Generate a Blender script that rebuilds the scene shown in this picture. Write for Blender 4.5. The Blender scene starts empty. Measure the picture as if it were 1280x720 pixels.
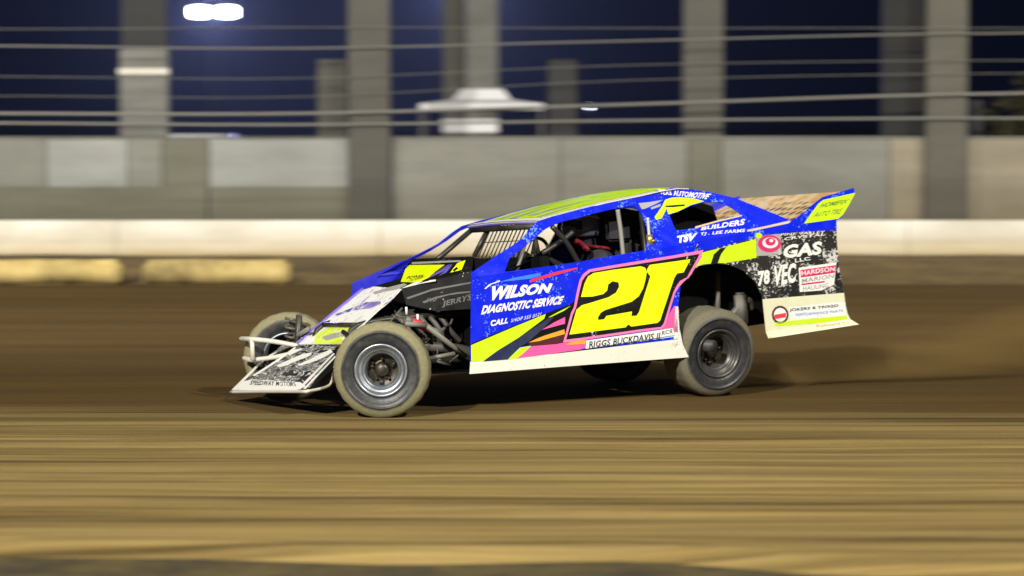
import bpy, bmesh, math, random
from mathutils import Vector, Matrix, noise
from mathutils.geometry import tessellate_polygon
random.seed(7)
R = math.radians
DUST_D = 5.5
HAZE_D = .0001
sc = bpy.context.scene
col = sc.collection

# outlines of the sheet-metal panels and of the vinyl on them, in metres in the car's own frame
# (x forward, y to the car's left, z up, origin on the ground between the axles)
SHAPES = {
'door': [(0.5629,0.8,0.9297),(0.2293,0.8,0.9447),(-0.0438,0.8,0.9691),(-0.3206,0.8,0.9908),(-0.581,0.8,1.0167),(-0.8587,0.8,1.0424),(-1.2826,0.8,1.083),(-1.3685,0.8,1.0912),(-1.2738,0.8,0.8674),(-1.2014,0.8,0.7811),(-1.1721,0.8,0.6389),(-1.171,0.8,0.621),(-1.172,0.8,0.4532),(-1.1499,0.8,0.3767),(0.6036,0.8,0.3248)],
'skirt': [(0.6036,0.8,0.3248),(-0.1351,0.8,0.3373),(-1.1499,0.8,0.3767),(-1.172,0.8,0.4532),(-1.1942,0.8,0.335),(-1.241,0.8,0.236),(-0.1295,0.8,0.2384),(0.615,0.8,0.2368)],
'skirt2': [(0.6036,0.8,0.3248),(-0.359,0.8,0.3552),(-1.1552,0.8,0.4063),(-1.1942,0.8,0.335),(-1.241,0.8,0.236),(-0.1295,0.8,0.2384),(0.615,0.8,0.2368)],
'quarter': [(-1.3685,0.8,1.0912),(-1.7163,0.8,1.1366),(-2.2119,0.8,1.2015),(-2.6512,0.8,1.1776),(-2.6463,0.8,1.0537),(-2.6564,0.8,0.8361),(-2.6908,0.8,0.6418),(-2.276,0.8,0.6375),(-1.9302,0.8,0.6335),(-1.9224,0.8,0.6644),(-1.8696,0.8,0.7648),(-1.7727,0.8,0.8548),(-1.6525,0.8,0.9092),(-1.5164,0.8,0.9248),(-1.3762,0.8,0.9164),(-1.2738,0.8,0.8674)],
'qskirt': [(-1.9302,0.8,0.6335),(-2.276,0.8,0.6375),(-2.6908,0.8,0.6418),(-2.7002,0.8,0.5419),(-2.719,0.8,0.4724),(-2.7397,0.8,0.4339),(-2.352,0.8,0.4009),(-1.9465,0.8,0.3823)],
'qflare': [(-1.9465,0.8,0.3823),(-2.352,0.8,0.4009),(-2.7397,0.8,0.4339),(-2.783,0.8,0.3908),(-2.3723,0.8,0.3627),(-1.9474,0.8,0.3334)],
'qblue': [(-1.3685,0.8,1.0912),(-1.7163,0.8,1.1366),(-2.2119,0.8,1.2015),(-2.6512,0.8,1.1776),(-2.6485,0.8,1.1312),(-2.141,0.8,1.1308),(-1.8598,0.8,1.1001),(-1.5594,0.8,1.0466),(-1.3786,0.8,1.0186)],
'spoiler_plate': [(-2.2312,0.8,1.2219),(-2.2949,0.8,1.2492),(-2.3592,0.8,1.2852),(-2.4458,0.8,1.3419),(-2.5322,0.8,1.3903),(-2.5853,0.8,1.4013),(-2.8311,0.8,1.4506),(-2.8375,0.8,1.414),(-2.7014,0.8,1.2247),(-2.6528,0.8,1.2051),(-2.6508,0.8,1.1707),(-2.2092,0.8,1.1972)],
'sp_yellow': [(-2.3456,0.8,1.1934),(-2.421,0.8,1.2743),(-2.4875,0.8,1.3404),(-2.5362,0.8,1.3686),(-2.8449,0.8,1.4138),(-2.77,0.8,1.3127),(-2.7132,0.8,1.2458),(-2.6693,0.8,1.2174)],
'green_outer': [(0.5615,0.7972,0.9297),(0.5467,0.7797,0.9604),(0.3284,0.7291,1.0627),(0.1687,0.6951,1.1326),(0.066,0.6714,1.1806),(-0.0439,0.6264,1.2649),(-0.1121,0.6047,1.3068),(-0.2346,0.5939,1.3346),(-0.4776,0.579,1.3791),(-0.7372,0.5649,1.4236),(-1.0317,0.5564,1.4613),(-1.1972,0.544,1.4953),(-1.3291,0.5403,1.5122),(-1.4838,0.5559,1.4984),(-1.6651,0.586,1.4623),(-1.8427,0.6228,1.4148),(-2.0145,0.678,1.336),(-2.245,0.7544,1.2262),(-2.2338,0.7685,1.2016),(-1.7275,0.7831,1.1366),(-1.2864,0.794,1.083),(-0.86,0.7979,1.0423),(-0.5811,0.7999,1.0167),(-0.319,0.8028,0.9908),(-0.0424,0.8026,0.9691),(0.2315,0.804,0.9448)],
'win': [(0.2859,0.7963,0.9534),(0.2109,0.7412,1.0518),(0.1887,0.7376,1.0596),(0.0836,0.7088,1.1164),(-0.0214,0.6814,1.1707),(-0.1554,0.6417,1.2481),(-0.2319,0.6288,1.2759),(-0.3088,0.6208,1.2955),(-0.4463,0.615,1.3162),(-0.5766,0.606,1.3417),(-0.7065,0.5991,1.3637),(-0.8348,0.5955,1.38),(-0.9556,0.5939,1.3923),(-0.9803,0.6187,1.3527),(-0.9935,0.6598,1.2848),(-0.9898,0.6995,1.2179),(-0.9596,0.7515,1.1282),(-0.9108,0.7953,1.0508),(-0.8624,0.7945,1.0482),(-0.5827,0.7975,1.0208),(-0.3201,0.8011,0.9937),(-0.0435,0.8009,0.972),(0.1293,0.7997,0.9601)],
'qwin': [(-1.2206,0.6565,1.3084),(-1.2237,0.6822,1.2657),(-1.2233,0.7126,1.2146),(-1.2304,0.7273,1.1905),(-1.318,0.7297,1.1935),(-1.3989,0.728,1.2028),(-1.6223,0.7112,1.2489),(-1.8374,0.7021,1.2813),(-1.8155,0.684,1.3099),(-1.7725,0.6603,1.3463),(-1.7257,0.6414,1.3742),(-1.6734,0.63,1.3892),(-1.5578,0.6223,1.3929),(-1.4309,0.6307,1.3685),(-1.2984,0.6479,1.3292)],
'leaf': [(-1.0887,0.6571,1.2968),(-1.0941,0.6702,1.2754),(-1.1436,0.6672,1.2843),(-1.22,0.6259,1.3598),(-1.2129,0.6534,1.313),(-1.2984,0.6479,1.3292),(-1.4338,0.6268,1.3753),(-1.5607,0.6184,1.3997),(-1.4752,0.5979,1.4272),(-1.3824,0.5878,1.4368),(-1.2962,0.5827,1.4384),(-1.2323,0.5885,1.4236),(-1.1893,0.6135,1.3781)],
'leaf_dark': [(-1.2056,0.6198,1.3689),(-1.223,0.6149,1.3785),(-1.3788,0.6199,1.3826),(-1.3881,0.6236,1.3771),(-1.3731,0.6276,1.3691),(-1.2653,0.6251,1.3648)],
'swoosh1': [(-0.9962,0.587,1.4071),(-1.0933,0.5888,1.4119),(-1.2134,0.5871,1.4243),(-1.1557,0.5984,1.4009),(-1.0351,0.6152,1.3629),(-1.0053,0.6156,1.3598)],
'swoosh2': [(-1.0854,0.6137,1.3694),(-1.1822,0.6028,1.3955),(-1.1687,0.6146,1.3747),(-1.0842,0.6223,1.355)],
'T_roof': [(-1.2121,0.5614,1.4674),(-1.5906,0.6122,1.4124),(-1.6482,0.5894,1.4553),(-1.2003,0.5365,1.5083)],
'wintrim': [(-1.3953,0.7328,1.1944),(-1.4025,0.7232,1.2111),(-1.6231,0.7102,1.2506),(-1.8429,0.7015,1.2828),(-1.8384,0.7073,1.2726),(-1.6179,0.717,1.2388),(-1.4379,0.7293,1.2036)],
'T_sail1': [(-1.4373,0.7435,1.1798),(-1.8382,0.7474,1.2053),(-1.854,0.7203,1.2521),(-1.4474,0.73,1.2032)],
'T_sail2': [(-1.2082,0.7846,1.0925),(-1.3562,0.7856,1.1026),(-1.4044,0.7502,1.1659),(-1.2141,0.7523,1.1472)],
'T_sail3': [(-1.4194,0.7676,1.138),(-1.8102,0.7838,1.142),(-1.8251,0.7644,1.1757),(-1.4302,0.7531,1.163)],
'tan_tail': [(-1.8331,0.7778,1.1539),(-1.8387,0.7705,1.1665),(-1.9952,0.7666,1.1856),(-2.2403,0.7571,1.2211),(-2.2497,0.7609,1.2155),(-2.2066,0.7733,1.1913),(-2.0673,0.7797,1.1695),(-1.9316,0.7825,1.1539)],
'red_line': [(0.0866,0.8,0.8633),(-0.0889,0.8,0.8991),(-0.3156,0.8,0.9427),(-0.3163,0.8,0.9549),(-0.1466,0.8,0.9327),(0.0784,0.8,0.887)],
'white_sw': [(0.4615,0.8,0.8394),(0.4219,0.8,0.8685),(0.3321,0.8,0.8927),(0.3326,0.8,0.8831),(0.4016,0.8,0.8675),(0.4509,0.8,0.8365)],
'blue_lite': [(0.3326,0.8,0.8831),(0.215,0.8,0.906),(-0.0072,0.8,0.9311),(-0.006,0.8,0.9094),(0.0781,0.8,0.8918),(0.2848,0.8,0.8831)],
'T_wilson': [(0.4192,0.8,0.7486),(-0.0894,0.8,0.7862),(-0.1028,0.8,0.8499),(0.3982,0.8,0.8553)],
'T_wilson2': [(0.0777,0.8,0.7782),(-0.0896,0.8,0.7899),(-0.1026,0.8,0.8463),(0.065,0.8,0.8307)],
'T_line2': [(0.5018,0.8,0.655),(-0.168,0.8,0.6945),(-0.1966,0.8,0.7538),(0.4846,0.8,0.7186)],
'T_line3': [(0.4283,0.8,0.5645),(0.2883,0.8,0.5802),(0.2751,0.8,0.6204),(0.4257,0.8,0.6099)],
'T_line3b': [(0.2606,0.8,0.5858),(0.0106,0.8,0.6172),(0.0022,0.8,0.6433),(0.2593,0.8,0.6098)],
'door_dark': [(0.5915,0.8,0.4525),(0.2346,0.8,0.5602),(-0.0179,0.8,0.6301),(-0.2449,0.8,0.6902),(-0.3179,0.8,0.735),(-0.1738,0.8,0.4264),(0.1331,0.8,0.4092),(0.3811,0.8,0.3889),(0.593,0.8,0.4263)],
'green_str': [(0.5921,0.8,0.4418),(0.2351,0.8,0.5518),(-0.0035,0.8,0.6212),(-0.0317,0.8,0.6293),(-0.016,0.8,0.5962),(0.1984,0.8,0.4737),(0.3811,0.8,0.3889),(0.5003,0.8,0.3223),(0.5985,0.8,0.3288)],
'green_str2': [(-0.0512,0.8,0.6039),(-0.1297,0.8,0.6358),(-0.2442,0.8,0.6781),(-0.1862,0.8,0.6448),(-0.0721,0.8,0.6051)],
'navy': [(0.5004,0.8,0.3199),(0.3812,0.8,0.3865),(0.1985,0.8,0.4713),(-0.0293,0.8,0.587),(-0.0438,0.8,0.597),(-0.0999,0.8,0.6035),(0.0167,0.8,0.5109),(0.1318,0.8,0.4333),(0.2024,0.8,0.4016),(0.3003,0.8,0.3212)],
'yel_sm': [(0.3003,0.8,0.3212),(0.1957,0.8,0.3987),(0.0987,0.8,0.4071),(0.2179,0.8,0.323)],
'maroon': [(0.1254,0.8,0.4233),(0.0347,0.8,0.4369),(-0.1762,0.8,0.4689),(-0.187,0.8,0.4134),(-0.1167,0.8,0.4081),(0.1058,0.8,0.4051)],
'orange': [(0.125,0.8,0.4305),(0.0615,0.8,0.4531),(-0.0089,0.8,0.473),(-0.1785,0.8,0.5089),(-0.1821,0.8,0.4746),(0.0347,0.8,0.4369)],
'redspike': [(0.0094,0.8,0.5165),(-0.0977,0.8,0.5648),(-0.1906,0.8,0.5983),(-0.1864,0.8,0.5498)],
'pink': [(0.2234,0.8,0.3233),(0.0989,0.8,0.4035),(-0.1166,0.8,0.4056),(-0.1736,0.8,0.424),(-0.3145,0.8,0.4274),(-0.3742,0.8,0.4335),(-0.3675,0.8,0.3654),(-0.296,0.8,0.3516)],
'orange2': [(-0.1832,0.8,0.395),(-0.2293,0.8,0.4155),(-0.3199,0.8,0.4228),(-0.3646,0.8,0.4149),(-0.3482,0.8,0.3911)],
'pink_r': [(-1.1305,0.8,0.6252),(-1.1649,0.8,0.6233),(-1.1721,0.8,0.5856),(-1.1536,0.8,0.427),(-1.0419,0.8,0.4444),(-1.0241,0.8,0.4614),(-1.0629,0.8,0.5387)],
'cyan_strip': [(-0.3612,0.8,0.355),(-1.1173,0.8,0.396),(-1.1185,0.8,0.4158),(-0.3623,0.8,0.3732)],
'T_riggs_bg': [(-0.3462,0.8,0.356),(-1.1181,0.8,0.4092),(-1.1086,0.8,0.463),(-0.3572,0.8,0.4166)],
'T_riggs': [(-0.3735,0.8,0.3595),(-0.9919,0.8,0.3891),(-0.9946,0.8,0.4367),(-0.3762,0.8,0.4063)],
'T_riggs2': [(-1.0059,0.8,0.4161),(-1.1033,0.8,0.4247),(-1.1051,0.8,0.4565),(-1.0077,0.8,0.4465)],
'num_pink': [(-0.1617,0.8,0.4119),(-0.1705,0.8,0.4347),(-0.2412,0.8,0.6254),(-0.2659,0.8,0.663),(-0.3032,0.8,0.7911),(-0.3268,0.8,0.8616),(-0.3593,0.8,0.9029),(-0.4094,0.8,0.9344),(-0.654,0.8,0.9591),(-0.9016,0.8,0.9816),(-1.1522,0.8,1.0044),(-1.4143,0.8,1.0324),(-1.3875,0.8,0.9814),(-1.293,0.8,0.8524),(-1.26,0.8,0.8274),(-1.219,0.8,0.7988),(-1.1827,0.8,0.7687),(-1.1438,0.8,0.7202),(-1.0443,0.8,0.4867),(-1.0148,0.8,0.462),(-0.8249,0.8,0.4522),(-0.3349,0.8,0.4219)],
'num_black': [(-0.1884,0.8,0.4336),(-0.2554,0.8,0.6116),(-0.2853,0.8,0.6619),(-0.3224,0.8,0.7836),(-0.3474,0.8,0.854),(-0.3765,0.8,0.8877),(-0.4204,0.8,0.9155),(-0.6528,0.8,0.9382),(-0.9004,0.8,0.9605),(-1.151,0.8,0.9831),(-1.3762,0.8,1.0047),(-1.3587,0.8,0.9761),(-1.2729,0.8,0.8601),(-1.2557,0.8,0.8343),(-1.2332,0.8,0.8274),(-1.1914,0.8,0.8109),(-1.1579,0.8,0.7754),(-1.127,0.8,0.7278),(-1.0295,0.8,0.5009),(-1.0064,0.8,0.4784),(-0.8259,0.8,0.4707),(-0.3359,0.8,0.4401)],
'num_yellow': [(-0.2173,0.8,0.4682),(-0.2874,0.8,0.6462),(-0.3343,0.8,0.6761),(-0.4258,0.8,0.6933),(-0.5642,0.8,0.7223),(-0.63,0.8,0.7529),(-0.66,0.8,0.796),(-0.6557,0.8,0.8277),(-0.6043,0.8,0.8382),(-0.5665,0.8,0.8166),(-0.5549,0.8,0.7726),(-0.52,0.8,0.7483),(-0.4282,0.8,0.7349),(-0.3303,0.8,0.7376),(-0.3659,0.8,0.8335),(-0.3989,0.8,0.884),(-0.4456,0.8,0.9065),(-0.6214,0.8,0.9227),(-0.8526,0.8,0.9364),(-0.8905,0.8,0.924),(-0.9043,0.8,0.8943),(-0.8902,0.8,0.8368),(-0.8665,0.8,0.7747),(-0.8245,0.8,0.7162),(-0.7607,0.8,0.6788),(-0.6675,0.8,0.6589),(-0.5284,0.8,0.63),(-0.4894,0.8,0.6113),(-0.4648,0.8,0.5787),(-0.4667,0.8,0.5602),(-0.517,0.8,0.5625),(-0.5381,0.8,0.5862),(-0.7597,0.8,0.6064),(-0.7516,0.8,0.5726),(-0.7978,0.8,0.5726),(-0.821,0.8,0.6003),(-0.9332,0.8,0.8571),(-0.9087,0.8,0.8888),(-0.9084,0.8,0.9112),(-0.9335,0.8,0.9431),(-1.2918,0.8,0.9685),(-1.2264,0.8,0.8731),(-1.1679,0.8,0.868),(-1.1426,0.8,0.8373),(-0.9998,0.8,0.5265),(-0.9754,0.8,0.5094),(-0.7472,0.8,0.4951),(-0.7236,0.8,0.5137),(-0.6979,0.8,0.4928)],
'pink_bar': [(-1.2359,0.8,0.8193),(-1.271,0.8,0.8268),(-1.4037,0.8,0.9874),(-1.38,0.8,0.9885)],
'green_q': [(-1.307,0.8,0.8898),(-1.378,0.8,1.0096),(-1.6025,0.8,1.0447),(-1.8959,0.8,1.0924),(-1.8915,0.8,0.9525),(-1.7776,0.8,0.9396),(-1.5956,0.8,0.9252),(-1.5166,0.8,0.929),(-1.3766,0.8,0.9224)],
'green_q_dark': [(-1.4729,0.8,0.9178),(-1.506,0.8,0.9947),(-1.566,0.8,1.0372),(-1.6243,0.8,1.0467),(-1.5706,0.8,0.9917),(-1.5381,0.8,0.9268)],
'ring_box': [(-1.8936,0.8,0.9646),(-1.9026,0.8,1.1208),(-1.9333,0.8,1.1237),(-2.1225,0.8,1.1241),(-2.1265,0.8,0.9793),(-2.0108,0.8,0.9634)],
'ring_red': [(-2.123,0.8,1.0489),(-2.1211,0.8,1.0637),(-2.114,0.8,1.078),(-2.102,0.8,1.0911),(-2.0857,0.8,1.1022),(-2.0659,0.8,1.111),(-2.0436,0.8,1.1168),(-2.02,0.8,1.1195),(-1.9962,0.8,1.1188),(-1.9735,0.8,1.1149),(-1.9529,0.8,1.1079),(-1.9355,0.8,1.0983),(-1.9222,0.8,1.0863),(-1.9135,0.8,1.0728),(-1.91,0.8,1.0583),(-1.9118,0.8,1.0436),(-1.9189,0.8,1.0294),(-1.9308,0.8,1.0163),(-1.947,0.8,1.0052),(-1.9666,0.8,0.9964),(-1.9888,0.8,0.9905),(-2.0124,0.8,0.9878),(-2.0362,0.8,0.9884),(-2.059,0.8,0.9922),(-2.0797,0.8,0.9992),(-2.0972,0.8,1.0088),(-2.1107,0.8,1.0208),(-2.1194,0.8,1.0344)],
'ring_white': [(-2.0946,0.8,1.0563),(-2.0933,0.8,1.0656),(-2.0884,0.8,1.0746),(-2.0803,0.8,1.0829),(-2.0692,0.8,1.0899),(-2.0559,0.8,1.0955),(-2.0408,0.8,1.0992),(-2.0248,0.8,1.1009),(-2.0088,0.8,1.1006),(-1.9934,0.8,1.0982),(-1.9795,0.8,1.0938),(-1.9677,0.8,1.0877),(-1.9587,0.8,1.0803),(-1.9529,0.8,1.0718),(-1.9506,0.8,1.0626),(-1.9519,0.8,1.0533),(-1.9567,0.8,1.0444),(-1.9647,0.8,1.0361),(-1.9757,0.8,1.0291),(-1.9891,0.8,1.0235),(-2.0041,0.8,1.0198),(-2.02,0.8,1.018),(-2.0361,0.8,1.0183),(-2.0515,0.8,1.0207),(-2.0655,0.8,1.0251),(-2.0773,0.8,1.0311),(-2.0864,0.8,1.0386),(-2.0922,0.8,1.0471)],
'ring_core': [(-2.0708,0.8,1.0665),(-2.07,0.8,1.0734),(-2.0668,0.8,1.08),(-2.0614,0.8,1.086),(-2.0541,0.8,1.0912),(-2.0453,0.8,1.0952),(-2.0353,0.8,1.0979),(-2.0247,0.8,1.0991),(-2.0141,0.8,1.0988),(-2.0039,0.8,1.097),(-1.9946,0.8,1.0937),(-1.9868,0.8,1.0892),(-1.9808,0.8,1.0837),(-1.9769,0.8,1.0774),(-1.9753,0.8,1.0707),(-1.9761,0.8,1.0639),(-1.9792,0.8,1.0573),(-1.9846,0.8,1.0513),(-1.9918,0.8,1.0461),(-2.0007,0.8,1.0421),(-2.0106,0.8,1.0394),(-2.0212,0.8,1.0381),(-2.0319,0.8,1.0384),(-2.0421,0.8,1.0402),(-2.0514,0.8,1.0435),(-2.0592,0.8,1.048),(-2.0653,0.8,1.0535),(-2.0692,0.8,1.0598)],
'ring_dot': [(-2.0484,0.8,1.0748),(-2.0481,0.8,1.0776),(-2.0469,0.8,1.0802),(-2.045,0.8,1.0826),(-2.0423,0.8,1.0847),(-2.039,0.8,1.0863),(-2.0354,0.8,1.0873),(-2.0314,0.8,1.0878),(-2.0275,0.8,1.0877),(-2.0237,0.8,1.0869),(-2.0203,0.8,1.0856),(-2.0174,0.8,1.0838),(-2.0152,0.8,1.0816),(-2.0137,0.8,1.0791),(-2.0131,0.8,1.0764),(-2.0134,0.8,1.0736),(-2.0146,0.8,1.071),(-2.0165,0.8,1.0686),(-2.0192,0.8,1.0666),(-2.0225,0.8,1.065),(-2.0261,0.8,1.0639),(-2.03,0.8,1.0634),(-2.034,0.8,1.0635),(-2.0378,0.8,1.0643),(-2.0412,0.8,1.0656),(-2.0441,0.8,1.0674),(-2.0463,0.8,1.0696),(-2.0478,0.8,1.0721)],
'T_small': [(-2.1504,0.8,1.0719),(-2.536,0.8,1.0938),(-2.5372,0.8,1.1152),(-2.1516,0.8,1.0931)],
'T_smalltop': [(-2.1216,0.8,1.1072),(-2.5371,0.8,1.1135),(-2.5381,0.8,1.1306),(-2.1226,0.8,1.1258)],
'T_gas': [(-2.1334,0.8,0.9351),(-2.4965,0.8,0.949),(-2.5025,0.8,1.0507),(-2.1466,0.8,1.0356)],
'T_76a': [(-1.8933,0.8,0.731),(-2.0046,0.8,0.7507),(-2.0046,0.8,0.8576),(-1.8939,0.8,0.8478)],
'T_76b': [(-2.0337,0.8,0.7237),(-2.2452,0.8,0.7485),(-2.2513,0.8,0.8968),(-2.049,0.8,0.881)],
'T_mid': [(-2.2414,0.8,0.8973),(-2.3916,0.8,0.9107),(-2.3806,0.8,0.9369),(-2.2431,0.8,0.9279)],
'sign': [(-2.2754,0.8,0.6701),(-2.2763,0.8,0.8566),(-2.6312,0.8,0.8807),(-2.5998,0.8,0.7097),(-2.4779,0.8,0.6717)],
'sign_red1': [(-2.2905,0.8,0.7801),(-2.2901,0.8,0.8385),(-2.625,0.8,0.8604),(-2.6115,0.8,0.8021)],
'sign_red2': [(-2.2932,0.8,0.7204),(-2.294,0.8,0.7327),(-2.5136,0.8,0.7441),(-2.5128,0.8,0.7317)],
'T_sign1': [(-2.2975,0.8,0.7941),(-2.606,0.8,0.8158),(-2.6143,0.8,0.8506),(-2.2972,0.8,0.831)],
'T_sign2': [(-2.2968,0.8,0.7387),(-2.5965,0.8,0.7615),(-2.6048,0.8,0.7952),(-2.2963,0.8,0.7736)],
'T_sign3': [(-2.3032,0.8,0.6768),(-2.542,0.8,0.6921),(-2.544,0.8,0.726),(-2.3052,0.8,0.7116)],
'logo_gear': [(-2.1602,0.8,0.5013),(-2.1543,0.8,0.5323),(-2.1341,0.8,0.558),(-2.1038,0.8,0.5733),(-2.0694,0.8,0.5752),(-2.0376,0.8,0.5634),(-2.0148,0.8,0.5402),(-2.0054,0.8,0.5102),(-2.0113,0.8,0.4794),(-2.0313,0.8,0.4537),(-2.0615,0.8,0.4383),(-2.0959,0.8,0.4363),(-2.1278,0.8,0.4481),(-2.1507,0.8,0.4713)],
'logo_gear_in': [(-2.1417,0.8,0.5024),(-2.1397,0.8,0.5188),(-2.1322,0.8,0.5339),(-2.1198,0.8,0.5463),(-2.1038,0.8,0.5547),(-2.0857,0.8,0.5583),(-2.0673,0.8,0.5567),(-2.0505,0.8,0.5502),(-2.0368,0.8,0.5393),(-2.0276,0.8,0.5252),(-2.0238,0.8,0.5092),(-2.0257,0.8,0.4928),(-2.0332,0.8,0.4777),(-2.0456,0.8,0.4653),(-2.0616,0.8,0.4569),(-2.0796,0.8,0.4533),(-2.098,0.8,0.4548),(-2.1149,0.8,0.4613),(-2.1286,0.8,0.4721),(-2.1379,0.8,0.4863)],
'logo_red': [(-2.0255,0.8,0.4754),(-2.1333,0.8,0.4845),(-2.1352,0.8,0.5181),(-2.0275,0.8,0.5089)],
'T_skirt1': [(-2.1699,0.8,0.5202),(-2.6312,0.8,0.5322),(-2.6288,0.8,0.5562),(-2.1654,0.8,0.5481)],
'T_skirt2': [(-2.2238,0.8,0.4864),(-2.6695,0.8,0.4939),(-2.6706,0.8,0.5124),(-2.2249,0.8,0.5068)],
'skirt_panel': [(-2.1761,0.8,0.4554),(-2.166,0.8,0.5583),(-2.6361,0.8,0.5734),(-2.699,0.8,0.5647),(-2.7009,0.8,0.4662)],
'skirt_green': [(-2.0286,0.8,0.4232),(-2.0301,0.8,0.4486),(-2.1786,0.8,0.4553),(-2.7007,0.8,0.4631),(-2.7108,0.8,0.4397),(-2.4635,0.8,0.4231)],
'T_skirt3': [(-2.3992,0.8,0.396),(-2.7526,0.8,0.3937),(-2.7283,0.8,0.4127),(-2.4001,0.8,0.4114)],
'T_sp1': [(-2.4907,0.8,1.3059),(-2.7607,0.8,1.3347),(-2.7839,0.8,1.3684),(-2.519,0.8,1.3435)],
'T_sp2': [(-2.4294,0.8,1.2397),(-2.6926,0.8,1.2552),(-2.7183,0.8,1.2974),(-2.4575,0.8,1.2746)],
'dot_y': [(-1.9501,0.8,1.1175),(-1.9476,0.8,1.1272),(-1.9395,0.8,1.1352),(-1.9274,0.8,1.1399),(-1.9138,0.8,1.1405),(-1.9012,0.8,1.1368),(-1.8923,0.8,1.1295),(-1.8887,0.8,1.1202),(-1.8912,0.8,1.1105),(-1.8993,0.8,1.1026),(-1.9113,0.8,1.0978),(-1.925,0.8,1.0972),(-1.9375,0.8,1.1009),(-1.9465,0.8,1.1082)],
'roof_far': [(-0.1849,-0.57,1.3058),(-0.5435,-0.57,1.3914),(-0.8342,-0.57,1.4496),(-1.1278,-0.57,1.4896),(-1.4251,-0.57,1.5237),(-1.7252,-0.57,1.5359)],
'roof_near': [(-0.1312,0.57,1.3012),(-0.2482,0.57,1.3349),(-0.4828,0.57,1.3792),(-0.7341,0.57,1.4235),(-1.0234,0.57,1.4611),(-1.1811,0.57,1.4948),(-1.2961,0.57,1.5121)],
'nose_mid': [(1.4138,-0.3951,0.4855),(1.0858,-0.3859,0.719),(0.8832,-0.3226,0.8633),(0.853,-0.2168,0.8848),(0.8818,0.3123,0.8643),(0.9957,0.3513,0.7832),(1.0861,0.3317,0.7188),(1.1911,0.3422,0.6441),(1.3983,0.4157,0.4965)],
'nose_right_edge': [(1.4138,-0.3951,0.4855),(0.8792,-0.3307,0.8661)],
'nose_low': [(1.4138,-0.3951,0.4855),(1.4184,0.3077,0.4822),(1.8133,0.6514,0.201),(1.8615,-0.6362,0.1667)],
'nose_purple': [(1.1261,-0.3319,0.6904),(1.067,-0.1801,0.7324),(1.0086,-0.03,0.774),(0.999,0.1957,0.7808),(1.0255,0.2487,0.7619),(1.0674,0.1457,0.7321),(1.0885,-0.0974,0.7171),(1.1367,-0.2703,0.6828)],
'nose_grey': [(0.9117,-0.1111,0.843),(0.8651,0.0604,0.8762),(0.83,0.2508,0.9012),(0.8415,0.3281,0.8929),(0.8884,0.2547,0.8596),(0.9079,0.0704,0.8457),(0.9338,-0.0286,0.8272)],
'nose_yel': [(1.3234,-0.2726,0.5498),(1.2699,-0.2274,0.588),(1.2317,-0.0723,0.6152),(1.2034,0.2894,0.6353),(1.2763,0.269,0.5834),(1.3184,0.2042,0.5534),(1.3992,0.3528,0.4959),(1.4068,-0.174,0.4905),(1.375,-0.1625,0.5131)],
'nose_yel_gap': [(1.3428,-0.1126,0.536),(1.3048,0.0027,0.5631),(1.2815,0.2609,0.5797),(1.3284,0.2438,0.5463),(1.3726,0.0285,0.5148)],
'hood_edge': [(0.8329,-0.259,0.8841),(0.7183,-0.0395,0.9326),(0.7708,0.0783,0.9104),(0.8156,0.1542,0.8914),(0.8797,0.3081,0.8642)],
'far_blue': [(0.759,-0.78,0.9092),(0.3122,-0.78,1.0845),(0.2434,-0.78,1.0781),(0.349,-0.78,0.919),(0.5987,-0.78,0.864),(0.7651,-0.78,0.7991)],
'far_pillar': [(0.3123,-0.78,1.0814),(-0.295,-0.78,1.3012)],
'bump_top': [(1.7,-0.7898,0.541),(1.7,-0.5297,0.5375)],
'bump_bot': [(1.7,-0.7471,0.3977),(1.7,-0.5337,0.3922)],
'bump_v': [(1.7,-0.5301,0.5346),(1.7,-0.5253,0.3983)],
'cage_a': [(-0.1371,0.5,1.1937),(-0.1635,0.5,1.0624),(-0.2042,0.5,0.9421)],
'cage_x1': [(-0.2226,0.62,1.2636),(-0.3378,0.62,1.1407),(-0.4377,0.62,0.9764)],
'cage_x2': [(-0.1629,0.55,1.0674),(-0.3306,0.55,1.1486),(-0.437,0.55,1.2153)],
'cage_f': [(0.0427,0.66,1.1273),(0.1197,0.66,0.9441)],
'cage_b': [(-0.8034,0.6,1.366),(-0.8217,0.6,1.1978),(-0.8324,0.6,1.0177)],
'latch': [(-0.9732,0.745,1.2949),(-0.9775,0.745,1.1873),(-0.9801,0.745,1.1096),(-0.9781,0.745,1.0141)],
'helmet': [(-0.6851,0.28,1.2424)],
'collar': [(-0.5858,0.36,1.172),(-0.6922,0.36,1.083)],
'arm_up': [(0.8501,0.62,0.5964),(0.695,0.62,0.4892),(0.5467,0.62,0.3527)],
'arm_low': [(0.91,0.7,0.3605),(0.6774,0.7,0.3855)],
'shock': [(0.9286,0.55,0.6294),(0.7906,0.55,0.5694)],
'whites': [(0.9442,0.5,0.7107),(0.8574,0.5,0.6539)],
'hdr1': [(0.6655,0.5,0.6138),(0.6064,0.5,0.5058)],
'hdr2': [(0.5745,0.5,0.6085),(0.4903,0.5,0.4754)],
'hdr3': [(0.4503,0.5,0.6012),(0.5014,0.5,0.511)],
'screen_bar': [(-0.1947,-0.3,1.2914),(-0.0504,-0.3,1.071)],
'hood_side': [(0.8805,0.3095,0.8625),(0.7698,0.4173,0.9023),(0.625,0.5583,0.9369),(0.494,0.6858,0.9721),(0.5043,0.6758,0.6974),(0.6994,0.4858,0.6911),(0.8587,0.3308,0.7467)],
'T_hoodside': [(0.6638,0.5205,0.7123),(0.5024,0.6777,0.7492),(0.5002,0.6798,0.8068),(0.6664,0.5179,0.7588)],
'hood': [(0.8329,-0.259,0.8841),(0.7118,-0.0526,0.9354),(0.3859,-0.4933,1.0735),(0.3873,0.5186,1.0729),(0.8797,0.3081,0.8642)],
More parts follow.
